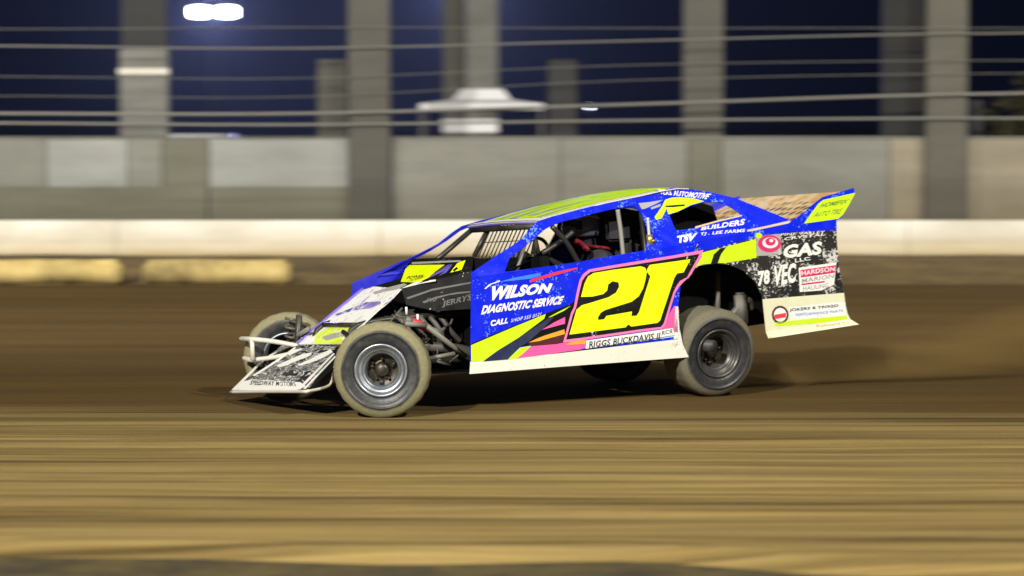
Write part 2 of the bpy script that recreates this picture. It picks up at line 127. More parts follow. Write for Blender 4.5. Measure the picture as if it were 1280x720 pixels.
'hood_yel': [(0.7708,0.0783,0.9104),(0.5543,-0.2704,1.0021),(0.4952,-0.319,1.0272),(0.5094,0.291,1.0212),(0.6102,0.3422,0.9784),(0.6795,0.3937,0.9491),(0.7781,0.3515,0.9073),(0.7813,0.2844,0.9059)],
'hood_yel_sh': [(0.6795,0.3937,0.9491),(0.7478,0.4131,0.9088),(0.7781,0.3515,0.9073)],
'hood_purple': [(0.6573,0.4032,0.9585),(0.6363,0.3923,0.9674),(0.5112,0.3459,1.0204),(0.514,0.4278,1.0192),(0.538,0.4542,1.009)],
'hood_purple_sh': [(0.7478,0.4131,0.9088),(0.6573,0.4032,0.9585),(0.538,0.4542,1.009),(0.6045,0.4959,0.9644),(0.702,0.4528,0.9234)],
'hood_yel2': [(0.5,0.4704,1.0251),(0.4903,0.4593,1.0293),(0.4695,0.4835,1.0381)],
'hood_yel2_sh': [(0.5905,0.5321,0.9633),(0.5,0.4704,1.0251),(0.4695,0.4835,1.0381),(0.4451,0.5006,1.0468),(0.5309,0.5951,0.9798)],
'hood_yel2b_sh': [(0.5644,0.5211,0.9795),(0.5267,0.5137,1.001),(0.5331,0.55,0.9892),(0.5707,0.5573,0.9678)],
'hood_white': [(0.4486,-0.3701,1.0469),(0.4453,0.4126,1.0483),(0.4675,0.4843,1.0389),(0.4736,0.4817,1.0363),(0.483,-0.3023,1.0324)],
'hood_white_sh': [(0.4675,0.4843,1.0389),(0.4683,0.4935,1.0364),(0.4736,0.4817,1.0363)],
'hood_sil': [(0.8156,0.1542,0.8914),(0.7833,0.3493,0.9051),(0.8754,0.3099,0.8661)],
'hood_sil_sh': [(0.7833,0.3493,0.9051),(0.782,0.3512,0.9053),(0.6938,0.4999,0.9167),(0.7055,0.5216,0.9055),(0.7737,0.4241,0.8926),(0.8768,0.3154,0.864),(0.8754,0.3099,0.8661)],
'T_hood': [(0.7988,0.2299,0.9249),(0.7272,0.3489,0.9346),(0.6952,0.3266,0.9566),(0.7697,0.1999,0.9472)],
'hood_shoulder': [(0.8797,0.3081,0.8642),(0.3873,0.5186,1.0729),(0.494,0.6859,0.9738),(0.625,0.5583,0.9386),(0.7697,0.4174,0.904)],
'hs_line1': [(0.8567,0.3327,0.7989),(0.715,0.4707,0.8543),(0.497,0.6829,0.8932),(0.4974,0.6825,0.8817),(0.7155,0.4701,0.8399),(0.8484,0.3408,0.7868)],
'hs_line2': [(0.7706,0.4165,0.7648),(0.6955,0.4897,0.7952),(0.5774,0.6047,0.8229),(0.5082,0.672,0.8246),(0.5085,0.6717,0.816),(0.6301,0.5534,0.8029),(0.718,0.4677,0.7733),(0.7624,0.4245,0.7527)],
'T_hoodside2': [(0.7624,0.4245,0.7527),(0.6922,0.4928,0.766),(0.6825,0.5023,0.7944),(0.748,0.4385,0.7867)],
'bump_in': [(1.42,-0.4416,0.4705),(1.42,-0.3574,0.4419)],
'nl_lip': [(1.8561,-0.6376,0.1706),(1.7803,-0.6419,0.2245),(1.7496,-0.5002,0.2464),(1.7485,0.3852,0.2472),(1.7837,0.5382,0.2221),(1.8177,0.4774,0.1978)],
'nl_w1': [(1.6142,-0.3478,0.3428),(1.5702,-0.2613,0.3741),(1.5046,-0.1228,0.4209),(1.481,0.0242,0.4376),(1.5223,0.0342,0.4082),(1.5664,-0.0884,0.3768),(1.61,-0.1737,0.3457),(1.6277,-0.2565,0.3332)],
'nl_w2': [(1.6006,0.0057,0.3525),(1.552,0.098,0.387),(1.4882,0.1954,0.4325),(1.4509,0.2704,0.4591),(1.475,0.359,0.4419),(1.5326,0.2893,0.4009),(1.5758,0.188,0.3701),(1.6061,0.0771,0.3485)],
'nl_w3': [(1.4995,-0.4166,0.4244),(1.4611,-0.3378,0.4518),(1.4483,-0.2044,0.4609),(1.4862,-0.263,0.434),(1.5187,-0.3133,0.4108)],
'nl_g1': [(1.6809,-0.4884,0.2953),(1.6464,-0.3788,0.3198),(1.6279,-0.0542,0.333),(1.6108,0.2242,0.3452),(1.6408,0.2498,0.3238),(1.669,-0.0441,0.3037),(1.7057,-0.2465,0.2776),(1.71,-0.4017,0.2745)],
'nl_g2': [(1.71,-0.0341,0.2746),(1.662,0.2176,0.3087),(1.638,0.3597,0.3258),(1.6783,0.369,0.2972),(1.7143,0.1742,0.2715)],
'T_lip': [(1.7998,-0.4277,0.2106),(1.7885,0.3944,0.2187),(1.7513,0.2941,0.2452),(1.7595,-0.4777,0.2394)],
'edge_r': [(1.8561,-0.6376,0.1706),(1.5852,-0.7043,0.3634),(1.4716,-0.6436,0.4444),(1.4097,-0.4496,0.4884),(1.179,-0.4194,0.6527),(1.1896,-0.3672,0.6451),(1.4269,-0.3918,0.4761),(1.4867,-0.5893,0.4336),(1.5947,-0.6512,0.3566),(1.8495,-0.5673,0.1753)],
'edge_r2': [(1.7145,-0.5592,0.2714),(1.5635,-0.4396,0.3789),(1.4406,-0.3823,0.4664),(1.4505,-0.3405,0.4593),(1.5782,-0.3865,0.3684),(1.7235,-0.507,0.2649)],
'edge_l1': [(1.8112,0.4632,0.2025),(1.4847,0.3888,0.435),(1.492,0.4325,0.4298),(1.8122,0.523,0.2018)],
'edge_l2': [(1.8051,0.5556,0.2069),(1.5086,0.4673,0.418),(1.518,0.5057,0.4113),(1.8067,0.5972,0.2057)],
'side_tip': [(1.6113,0.56,0.218)],
'door_white_r': [(-1.1429,0.8,0.6225),(-1.1673,0.8,0.6182),(-1.1685,0.8,0.4534),(-1.1489,0.8,0.3827),(-1.1148,0.8,0.3788)],
}
SH = {k: [Vector(p) for p in v] for k, v in SHAPES.items()}

# ------------------------------------------------------------------ materials
def new_mat(name):
    m = bpy.data.materials.new(name); m.use_nodes = True
    nt = m.node_tree
    return m, nt, nt.nodes['Principled BSDF']

def N(nt, t, **kw):
    n = nt.nodes.new(t)
    for k, v in kw.items():
        if k in n.inputs: n.inputs[k].default_value = v
        else: setattr(n, k, v)
    return n

def mixc(nt, fac, a, b):
    n = nt.nodes.new('ShaderNodeMix'); n.data_type = 'RGBA'
    for sock, v in ((n.inputs[0], fac), (n.inputs[6], a), (n.inputs[7], b)):
        if hasattr(v, 'is_output'): nt.links.new(v, sock)
        elif isinstance(v, (int, float)): sock.default_value = v
        else: sock.default_value = (*v[:3], 1)
    return n.outputs[2]

def ramp(nt, src, a, b, ca=(0, 0, 0), cb=(1, 1, 1)):
    r = nt.nodes.new('ShaderNodeValToRGB')
    r.color_ramp.elements[0].position = a; r.color_ramp.elements[1].position = b
    r.color_ramp.elements[0].color = (*ca, 1); r.color_ramp.elements[1].color = (*cb, 1)
    nt.links.new(src, r.inputs[0])
    return r.outputs[0]

def noise_fac(nt, scale, detail=4, rough=.6, stretch=None, coord='Object', rot=None, dist=0):
    tc = nt.nodes.new('ShaderNodeTexCoord')
    o = tc.outputs[coord]
    if stretch or rot:
        mp = nt.nodes.new('ShaderNodeMapping')
        if stretch: mp.inputs['Scale'].default_value = stretch
        if rot: mp.inputs['Rotation'].default_value = rot
        nt.links.new(o, mp.inputs[0]); o = mp.outputs[0]
    n = N(nt, 'ShaderNodeTexNoise', Scale=scale, Detail=detail, Roughness=rough, Distortion=dist)
    nt.links.new(o, n.inputs['Vector'])
    return n.outputs[0]

DUST = (.42, .36, .25)
def paint(name, c, rough=.38, metal=0, speck=.0, film=.12, speck_c=(.62, .6, .55), coat=.0, bump=.0, var=.0, var_scale=6, spec=.5, ripple=.0):
    """painted or bare surface with a thin uneven dust film and small specks of thrown clay"""
    m, nt, b = new_mat(name)
    base = c
    if var:
        f = noise_fac(nt, var_scale, 5, .65)
        base = mixc(nt, ramp(nt, f, .35, .68), tuple(x * (1 - var) for x in c), tuple(min(1, x * (1 + var)) for x in c))
    if film:
        f = noise_fac(nt, 3.2, 6, .7)
        r = ramp(nt, f, .42, .85, (0, 0, 0), (film * 2,) * 3)
        base = mixc(nt, r, base, DUST)
    if speck:
        f1 = noise_fac(nt, 62, 3, .6)
        f2 = noise_fac(nt, 5, 3, .6)
        mul = N(nt, 'ShaderNodeMath', operation='MULTIPLY'); nt.links.new(f1, mul.inputs[0]); nt.links.new(f2, mul.inputs[1])
        r = ramp(nt, mul.outputs[0], .40 - speck * .16, .43 - speck * .14)
        base = mixc(nt, r, base, speck_c)
    if hasattr(base, 'is_output'): nt.links.new(base, b.inputs['Base Color'])
    else: b.inputs['Base Color'].default_value = (*base, 1)
    f = noise_fac(nt, 9, 4, .6)
    rr = ramp(nt, f, .3, .7, (max(.05, rough - .1),) * 3, (min(1, rough + .14),) * 3)
    nt.links.new(rr, b.inputs['Roughness'])
    b.inputs['Metallic'].default_value = metal; b.inputs['Specular IOR Level'].default_value = spec
    bump_in = None
    if ripple:
        rb = N(nt, 'ShaderNodeBump', Strength=ripple, Distance=.03); nt.links.new(noise_fac(nt, 3.5, 2, .5), rb.inputs['Height']); nt.links.new(rb.outputs[0], b.inputs['Normal']); bump_in = rb.outputs[0]
    if coat: b.inputs['Coat Weight'].default_value = coat
    if bump:
        bp = N(nt, 'ShaderNodeBump', Strength=bump, Distance=.004)
        nt.links.new(noise_fac(nt, 40, 4, .6), bp.inputs['Height']); nt.links.new(bp.outputs[0], b.inputs['Normal'])
        if bump_in: nt.links.new(bump_in, bp.inputs['Normal'])
    return m

def emit(name, c, s):
    m = bpy.data.materials.new(name); m.use_nodes = True
    nt = m.node_tree; nt.nodes.clear()
    o = nt.nodes.new('ShaderNodeOutputMaterial'); e = nt.nodes.new('ShaderNodeEmission')
    e.inputs[0].default_value = (*c, 1); e.inputs[1].default_value = s
    nt.links.new(e.outputs[0], o.inputs[0])
    return m

M = {}
M['blue'] = paint('blue_vinyl', (.003, .016, .74), .30, speck=.42, film=.006, speck_c=(.14, .30, .85), bump=.12, ripple=.35, coat=.3)
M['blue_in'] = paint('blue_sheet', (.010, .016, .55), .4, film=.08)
M['black'] = paint('black_vinyl', (.006, .006, .007), .45, speck=.12, film=.012, bump=.05, spec=.25, ripple=.4)
M['black_speck'] = paint('black_spattered_vinyl', (.008, .008, .009), .5, speck=.72, film=.03, speck_c=(.60, .60, .58), bump=.08)
M['dark'] = paint('black_sheet', (.004, .004, .004), .7, film=.0, spec=.15)
M['white'] = paint('white_vinyl', (.80, .80, .76), .4, speck=.1, film=.05, speck_c=(.35, .3, .22))
M['offwhite'] = paint('offwhite_skirt', (.72, .73, .64), .45, speck=.2, film=.10, speck_c=(.4, .34, .2))
M['cream'] = paint('cream_skirt', (.70, .71, .50), .5, speck=.15, film=.2, speck_c=(.4, .34, .2))
M['yellow'] = paint('fluorescent_yellow', (.82, 1.0, .0), .42, ripple=.2, film=.015, speck=.05, speck_c=(.3, .32, .05))
M['lime'] = paint('lime_yellow', (.56, .86, .004), .42, film=.04, speck=.1, speck_c=(.25, .3, .1))
M['pink'] = paint('pink_vinyl', (.85, .10, .36), .4, film=.04)
M['pink_line'] = paint('pink_line_vinyl', (.86, .20, .46), .4, film=.04)
M['red'] = paint('red_vinyl', (.72, .03, .06), .4, film=.05)
M['crimson'] = paint('crimson_vinyl', (.62, .02, .14), .4, film=.05)
M['maroon'] = paint('maroon_vinyl', (.07, .012, .02), .4, film=.03)
M['orange'] = paint('orange_vinyl', (.85, .36, .03), .4, film=.03)
M['navy'] = paint('navy_vinyl', (.012, .022, .075), .4, film=.06)
M['purple'] = paint('purple_vinyl', (.12, .09, .46), .42, film=.1)
def printed(name, stops, scale, stretch, rot=(0, 0, 0), film=.1, dist=1.2):
    """printed wrap: broken bands of several inks"""
    m, nt, b = new_mat(name)
    f = noise_fac(nt, scale, 5, .62, stretch, rot=rot, dist=dist)
    r = nt.nodes.new('ShaderNodeValToRGB'); e = r.color_ramp.elements
    e[0].position = stops[0][0]; e[0].color = (*stops[0][1], 1); e[1].position = stops[-1][0]; e[1].color = (*stops[-1][1], 1)
    for p_, c_ in stops[1:-1]:
        q_ = e.new(p_); q_.color = (*c_, 1)
    nt.links.new(f, r.inputs[0])
    d = ramp(nt, noise_fac(nt, 4, 6, .7), .42, .85, (0, 0, 0), (film * 2,) * 3)
    nt.links.new(mixc(nt, d, r.outputs[0], DUST), b.inputs['Base Color']); b.inputs['Roughness'].default_value = .42
    return m
WH = (.86, .86, .85)
M['nose_print'] = printed('white_purple_nose_wrap', [(.30, (.06, .05, .3)), (.36, (.45, .42, .62)), (.40, WH), (.58, WH), (.61, (.5, .5, .5)), (.66, WH), (.74, (.3, .28, .4))], 1.0, (7, 16, 7), film=.06)
M['lip_print'] = printed('black_white_nose_wrap', [(.30, (.012, .012, .014)), (.49, (.010, .010, .012)), (.50, (.72, .74, .74)), (.525, (.78, .8, .78)), (.535, (.012, .012, .014)), (.60, (.012, .012, .014)), (.61, (.6, .62, .62)), (.63, (.012, .012, .012)), (.75, (.4, .4, .4))], 1.0, (14, 6, 14), rot=(0, 0, R(25)), film=.05)
M['purple_print'] = printed('purple_nose_wrap', [(.30, (.08, .06, .4)), (.47, (.12, .09, .48)), (.53, (.45, .42, .66)), (.60, WH), (.7, (.2, .16, .5))], 1.0, (10, 24, 10), film=.05)
M['yel_print'] = printed('yellow_nose_wrap', [(.30, (.5, .62, .3)), (.42, (.72, .9, .02)), (.56, (.78, .95, .05)), (.60, (.75, .76, .6)), (.68, (.4, .45, .2))], 1.0, (9, 20, 9), film=.05)
M['cyan'] = paint('pale_cyan_vinyl', (.50, .74, .82), .42, film=.06)
M['skyblue'] = paint('sky_blue_vinyl', (.04, .20, .80), .42, film=.04)
M['grey_v'] = paint('grey_vinyl', (.36, .36, .36), .45, film=.1, speck=.3)
M['grey_dim'] = paint('dim_grey_vinyl', (.12, .125, .12), .5, film=.05, speck=.2)
M['green'] = paint('dull_green_vinyl', (.16, .22, .05), .5, film=.1)
M['tan'] = paint('tan_vinyl', (.62, .47, .27), .5, film=.1)
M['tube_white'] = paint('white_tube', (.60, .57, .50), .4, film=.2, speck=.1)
M['tube_grey'] = paint('grey_tube', (.17, .165, .14), .5, film=.1)
M['hose'] = paint('dark_hose', (.07, .068, .06), .6, film=.1)
M['cage_lit'] = paint('lit_cage_tube', (.26, .26, .24), .45, film=.1)
M['tube_dark'] = paint('black_tube', (.02, .02, .018), .4, film=.08)
M['steel'] = paint('raw_steel', (.32, .32, .30), .42, metal=.6, film=.15)
M['header'] = paint('dark_header', (.10, .095, .085), .55, metal=.3, film=.1)  # even base colour, kept dark
M['steel'] = paint('dirty_steel', (.12, .115, .10), .5, metal=.3, film=.15)
M['engine'] = paint('engine_metal', (.05, .05, .05), .5, metal=.3, film=.1, var=.3, var_scale=20)
M['rim'] = paint('bare_alloy', (.30, .33, .37), .38, metal=.75, film=.05, var=.15, var_scale=12)
M['hub'] = paint('dark_hub', (.014, .013, .012), .35, metal=.6, film=.15)
M['rim_black'] = paint('black_wheel', (.05, .052, .055), .35, metal=.4, film=.12)
M['cloth_black'] = paint('black_race_suit', (.022, .022, .026), .85, film=.02)
M['cloth_red'] = paint('red_webbing', (.24, .006, .02), .8, film=0)
M['helmet'] = paint('black_helmet', (.13, .14, .19), .25, film=.0)
M['visor'] = paint('smoked_visor', (.02, .02, .025), .12, film=0)
M['skin'] = paint('skin', (.45, .27, .19), .6, film=0)
M['brass'] = paint('brass', (.62, .47, .16), .35, metal=.8, film=.05)

def tyre_mat(name, dust=(.22, .205, .115), amount=1.0):
    m, nt, b = new_mat(name)
    tc = nt.nodes.new('ShaderNodeTexCoord')
    sep = nt.nodes.new('ShaderNodeSeparateXYZ'); nt.links.new(tc.outputs['Object'], sep.inputs[0])
    cmb = nt.nodes.new('ShaderNodeCombineXYZ'); nt.links.new(sep.outputs[0], cmb.inputs[0]); nt.links.new(sep.outputs[2], cmb.inputs[2])
    ln = N(nt, 'ShaderNodeVectorMath', operation='LENGTH'); nt.links.new(cmb.outputs[0], ln.inputs[0])
    nz = noise_fac(nt, 9, 5, .6)
    ad = N(nt, 'ShaderNodeMath', operation='MULTIPLY_ADD'); nt.links.new(nz, ad.inputs[0]); ad.inputs[1].default_value = .03; nt.links.new(ln.outputs['Value'], ad.inputs[2])
    r = ramp(nt, ad.outputs[0], .284, .300, (0, 0, 0), (amount,) * 3)
    nz2 = noise_fac(nt, 40, 5, .6)
    dcol = mixc(nt, ramp(nt, nz2, .3, .7), tuple(x * .85 for x in dust), tuple(x * 1.12 for x in dust))
    c0 = mixc(nt, ramp(nt, noise_fac(nt, 14, 4, .6), .45, .8, (0, 0, 0), (.22,) * 3), (.022, .024, .028), dust)
    nt.links.new(mixc(nt, r, c0, dcol), b.inputs['Base Color'])
    nt.links.new(ramp(nt, ad.outputs[0], .28, .30, (.42,) * 3, (.9,) * 3), b.inputs['Roughness'])
    bp = N(nt, 'ShaderNodeBump', Strength=.35, Distance=.006); nt.links.new(nz2, bp.inputs['Height']); nt.links.new(bp.outputs[0], b.inputs['Normal'])
    return m
M['tyre'] = tyre_mat('dusty_tyre')
M['tyre_rear'] = tyre_mat('dusty_rear_tyre', (.17, .155, .10), .8)

def tan_dots():
    m, nt, b = new_mat('tan_dotted_lexan')
    tc = nt.nodes.new('ShaderNodeTexCoord')
    mp = nt.nodes.new('ShaderNodeMapping'); mp.inputs['Scale'].default_value = (9, 12, 4); nt.links.new(tc.outputs['Object'], mp.inputs[0])
    v = N(nt, 'ShaderNodeTexVoronoi', Scale=1.0, Randomness=.3); nt.links.new(mp.outputs[0], v.inputs['Vector'])
    r = ramp(nt, v.outputs['Distance'], .26, .40)
    f = noise_fac(nt, 7, 3, .6)
    tanc = mixc(nt, ramp(nt, f, .4, .6), (.62, .38, .14), (.78, .62, .42))
    nt.links.new(mixc(nt, r, (.10, .08, .09), tanc), b.inputs['Base Color'])
    b.inputs['Roughness'].default_value = .5
    return m
M['dots'] = tan_dots()

# ------------------------------------------------------------------ object helpers
def link(name, me, mat, parent=None, mats=None):
    o = bpy.data.objects.new(name, me); col.objects.link(o)
    for m in (mats or [mat]): me.materials.append(m)
    if parent is not None: o.parent = parent
    return o

def from_bm(name, bm, mat, parent=None, smooth=False, mats=None):
    bmesh.ops.recalc_face_normals(bm, faces=bm.faces[:])
    me = bpy.data.meshes.new(name); bm.to_mesh(me); bm.free()
    if smooth: me.polygons.foreach_set('use_smooth', [True] * len(me.polygons))
    return link(name, me, mat, parent, mats)

def tag(o, label=None, cat=None, group=None, kind=None):
    if label: o['label'] = label
    if cat: o['category'] = cat; o['kind'] = 'thing'
    if group: o['group'] = group
    if kind: o['kind'] = kind
    return o

def empty(name, loc=(0, 0, 0)):
    o = bpy.data.objects.new(name, None); o.location = loc; o.empty_display_size = .3
    col.objects.link(o); return o

def newell(p):
    n = Vector()
    for i in range(len(p)):
        a, b = p[i], p[(i + 1) % len(p)]
        n += Vector(((a.y - b.y) * (a.z + b.z), (a.z - b.z) * (a.x + b.x), (a.x - b.x) * (a.y + b.y)))
    return n.normalized()

def mirror(pts): return [Vector((p.x, -p.y, p.z)) for p in pts]

OUT = Vector((.3, 1, .35))
def outward(pts, ref=None):
    n = newell(pts)
    return n if n.dot(ref or OUT) > 0 else -n

def add_plate(bm, loops, thick, ref=None, off=0.0):
    """flat sheet with holes: loops[0] is the outline; thickness goes inwards from the traced face"""
    n = outward(loops[0], ref)
    f = [v + n * off for l in loops for v in l]
    tris = tessellate_polygon([[v for v in l] for l in loops])
    A = [bm.verts.new(v) for v in f]
    Bv = [bm.verts.new(v - n * thick) for v in f] if thick else None
    for t in tris:
        try:
            bm.faces.new([A[i] for i in t])
            if thick: bm.faces.new([Bv[i] for i in reversed(t)])
        except ValueError: pass
    if thick:
        k = 0
        for l in loops:
            m = len(l)
            for i in range(m):
                a, b = k + i, k + (i + 1) % m
                bm.faces.new((A[a], A[b], Bv[b], Bv[a]))
            k += m

def plate(name, loops, mat, parent, thick=.004, ref=None, off=0.0):
    bm = bmesh.new(); add_plate(bm, loops, thick, ref, off)
    return from_bm(name, bm, mat, parent)

def decal(name, keys, mat, parent, layer=1, ref=None):
    """thin vinyl stuck on a panel, each layer 1.2 mm above the one below"""
    o = None
    for k in ([keys] if isinstance(keys, str) else keys):
        if k in SH:
            bm = bmesh.new(); add_plate(bm, [SH[k]], .0006, ref, .0012 * layer)
            o = from_bm(name, bm, mat, parent)
    return o

def text_geo(s, bold=0.0, shear=0.0, font_res=3):
    cu = bpy.data.curves.new('lettering', 'FONT'); cu.body = s; cu.offset = bold; cu.shear = shear
    cu.resolution_u = font_res; cu.fill_mode = 'FRONT'; cu.space_character = 1.05
    o = bpy.data.objects.new('lettering', cu); col.objects.link(o)
    dg = bpy.context.evaluated_depsgraph_get(); dg.update()
    me = bpy.data.meshes.new_from_object(o.evaluated_get(dg))
    vs = [v.co.copy() for v in me.vertices]; fs = [tuple(p.vertices) for p in me.polygons]
    bpy.data.objects.remove(o); bpy.data.curves.remove(cu); bpy.data.meshes.remove(me)
    return vs, fs

def lettering(items, mat, parent, layer=3, name='lettering', ref=None):
    """items: (words, four corners bl br tr tl, bold, shear)"""
    o = None
    for s, q, bold, shear in items:
        bm = bmesh.new()
        q = SH[q] if isinstance(q, str) else q
        n = outward(q, ref)
        vs, fs = text_geo(s, bold, shear)
        if not vs: continue
        x0 = min(v.x for v in vs); x1 = max(v.x for v in vs); y0 = min(v.y for v in vs); y1 = max(v.y for v in vs)
        V = []
        for v in vs:
            u = (v.x - x0) / (x1 - x0); w = (v.y - y0) / (y1 - y0)
            p = q[0] * (1 - u) * (1 - w) + q[1] * u * (1 - w) + q[2] * u * w + q[3] * (1 - u) * w
            V.append(bm.verts.new(p + Vector((noise.noise(p * 38), 0, noise.noise(p * 38 + Vector((7, 3, 1))))) * .0035 + n * .0012 * layer))
        for f in fs:
            try: bm.faces.new([V[i] for i in f])
            except ValueError: pass
        o = from_bm(name, bm, mat, parent)
    return o

def add_tube(bm, pts, r, seg=8, closed=False, r2=None):
    pts = [Vector(p) for p in pts]
    # smooth the path (Catmull-Rom) when it has more than two points
    if len(pts) > 2:
        q = []
        for i in range(len(pts) - 1):
            p0 = pts[max(i - 1, 0)]; p1 = pts[i]; p2 = pts[i + 1]; p3 = pts[min(i + 2, len(pts) - 1)]
            for k in range(6):
                t = k / 6
                q.append(.5 * ((2 * p1) + (p2 - p0) * t + (2 * p0 - 5 * p1 + 4 * p2 - p3) * t * t + (3 * p1 - p0 - 3 * p2 + p3) * t ** 3))
        q.append(pts[-1]); pts = q
    rings = []
    up = Vector((0, 0, 1))
    for i, p in enumerate(pts):
        d = (pts[min(i + 1, len(pts) - 1)] - pts[max(i - 1, 0)]).normalized()
        a = d.cross(up)
        if a.length < 1e-3: a = d.cross(Vector((1, 0, 0)))
        a.normalize(); b = d.cross(a).normalized()
        rr = r if r2 is None else r + (r2 - r) * i / (len(pts) - 1)
        rings.append([bm.verts.new(p + (a * math.cos(t) + b * math.sin(t)) * rr) for t in [2 * math.pi * k / seg for k in range(seg)]])
    for i in range(len(rings) - 1):
        for k in range(seg):
            bm.faces.new((rings[i][k], rings[i][(k + 1) % seg], rings[i + 1][(k + 1) % seg], rings[i + 1][k]))
    bm.faces.new(rings[0][::-1]); bm.faces.new(rings[-1])

def tubes(name, paths, r, mat, parent, seg=8, split=True):
    o = None; bm = bmesh.new()
    for p in paths:
        add_tube(bm, p, r, seg)
        if split: o = from_bm(name, bm, mat, parent, smooth=True); bm = bmesh.new()
    if not split: return from_bm(name, bm, mat, parent, smooth=True)
    bm.free(); return o

def add_box(bm, c, s, rot=None, bev=0.0):
    g = bmesh.new(); bmesh.ops.create_cube(g, size=1)
    bmesh.ops.scale(g, vec=s, verts=g.verts)
    if bev: bmesh.ops.bevel(g, geom=g.edges[:], offset=bev, segments=2, affect='EDGES')
    Mx = Matrix.Translation(c) @ (rot.to_4x4() if rot else Matrix())
    g.transform(Mx)
    me = bpy.data.meshes.new('x'); g.to_mesh(me); g.free(); bm.from_mesh(me); bpy.data.meshes.remove(me)

def box(name, c, s, mat, parent=None, bev=0.0, rot=None):
    bm = bmesh.new(); add_box(bm, c, s, rot, bev)
    return from_bm(name, bm, mat, parent)

def add_lathe(bm, prof, seg=48, axis='y', close=False):
    """profile of (radius, along-axis); revolves about y"""
    rings = []
    for r, y in prof:
        rings.append([bm.verts.new((r * math.cos(t), y, r * math.sin(t))) for t in [2 * math.pi * k / seg for k in range(seg)]])
    m = len(rings)
    for i in range(m if close else m - 1):
        a, b = rings[i], rings[(i + 1) % m]
        for k in range(seg):
            bm.faces.new((a[k], a[(k + 1) % seg], b[(k + 1) % seg], b[k]))

# ------------------------------------------------------------------ camera
F_PX, CAM_H, HOR = 3221.57, 1.8824, 184.157
pitch = math.atan((360 - HOR) / F_PX)
cam = bpy.data.cameras.new('camera'); co = bpy.data.objects.new('camera', cam); col.objects.link(co)
co.location = (0, 0, CAM_H); co.rotation_euler = (math.pi / 2 - pitch, 0, 0)
cam.sensor_width = 36; cam.lens = 36 * F_PX / 1280
cam.clip_start = .1; cam.clip_end = 2000
cam.dof.use_dof = True; cam.dof.focus_distance = 18.6; cam.dof.aperture_fstop = 1.35; cam.dof.aperture_ratio = .4
sc.camera = co

# ------------------------------------------------------------------ the race car
BO = Vector((-0.13466, 19.34526, 0.0))
FW = Vector((-0.87676, -0.48021, -0.02618)); LF = Vector((0.47834, -0.8764, 0.0558)); UP = Vector((-0.04974, 0.0364, 0.9981))
UP = FW.cross(LF).normalized()
body_m = Matrix((FW, LF, UP)).transposed()
car = empty('race_car')
car.matrix_world = Matrix.Translation(BO) @ body_m.to_4x4()
tag(car, 'blue, black and yellow dirt race car numbered 21, sliding with its left side lifted', 'race car')

def mirrored_off(): pass
SIDE = Vector((0, 1, 0)); TOPSIDE = Vector((0, .8, .5)); TOP = Vector((0, 0, 1)); NOSE = Vector((.6, 0, 1))

# near side: door, quarter, skirts
door = plate('door_panel', [SH['door']], M['blue'], car, .004, SIDE)
door['label'] = 'blue left door panel with a large yellow 21'
decal('door_stripe', ['red_line'], M['red'], door, 1, SIDE)
decal('door_stripe', ['white_sw'], M['white'], door, 1, SIDE)
decal('door_stripe', ['blue_lite'], M['skyblue'], door, 1, SIDE)
decal('door_stripe', ['door_dark'], M['dark'], door, 1, SIDE)
decal('door_stripe', ['pink', 'pink_r'], M['pink'], door, 2, SIDE)
decal('door_stripe', ['navy'], M['navy'], door, 3, SIDE)
decal('door_edge', ['door_white_r'], M['white'], door, 2, SIDE)
decal('door_stripe', ['green_str', 'yel_sm', 'green_str2'], M['lime'], door, 2, SIDE)
decal('door_stripe', ['maroon'], M['maroon'], door, 3, SIDE)
decal('door_stripe', ['orange', 'orange2'], M['orange'], door, 4, SIDE)
decal('door_stripe', ['redspike'], M['pink'], door, 4, SIDE)
nb = decal('number_outline', ['num_pink'], M['pink_line'], door, 5, SIDE)
nk = decal('number_backing', ['num_black'], M['black'], door, 6, SIDE)
ny = decal('number', ['num_yellow'], M['yellow'], door, 7, SIDE)
lettering([('WILSON', 'T_wilson', .06, .25), ('DIAGNOSTIC SERVICE', 'T_line2', .05, .2), ('CALL', 'T_line3', .05, .1),
           ('SHOP 555 0121', 'T_line3b', .0, .2)], M['white'], door, 3, ref=SIDE)
decal('number_plate', ['T_riggs_bg'], M['white'], door, 8, SIDE)
lettering([('RIGGS BUCKDAVIS II', 'T_riggs', .022, .15), ('RCR', 'T_riggs2', .01, .1)], M['navy'], door, 9, ref=SIDE)

skirt = plate('side_skirt', [SH['skirt']], M['offwhite'], car, .004, SIDE)
decal('skirt_band', ['cyan_strip'], M['cyan'], skirt, 2, SIDE)

qp = plate('quarter_panel', [SH['quarter']], M['black_speck'], car, .004, SIDE)
qp['label'] = 'black rear quarter panel spattered with pale specks and covered in sponsor lettering'
decal('quarter_stripe', ['qblue'], M['blue'], qp, 1, SIDE)
decal('quarter_stripe', ['green_q'], M['lime'], qp, 1, SIDE)
decal('quarter_stripe', ['green_q_dark'], M['black'], qp, 2, SIDE)
decal('quarter_stripe', ['pink_bar'], M['pink_line'], qp, 2, SIDE)
decal('ring_logo', ['ring_box'], M['grey_v'], qp, 1, SIDE)
decal('ring_logo', ['ring_red'], M['crimson'], qp, 2, SIDE)
decal('ring_logo', ['ring_white'], M['white'], qp, 3, SIDE)
decal('ring_logo', ['ring_core'], M['crimson'], qp, 4, SIDE)
decal('ring_logo', ['ring_dot'], M['white'], qp, 5, SIDE)
decal('round_dot', ['dot_y'], M['lime'], qp, 3, SIDE)
lettering([('GAS', 'T_gas', .045, .1), ('CRYSTAL', 'T_small', .02, .1), ('PINE VALLEY', 'T_smalltop', .01, .1), ('78', 'T_76a', .05, .1), ('VEC', 'T_76b', .04, .1), ('LLC', 'T_mid', .02, 0)], M['white'], qp, 3, ref=SIDE)
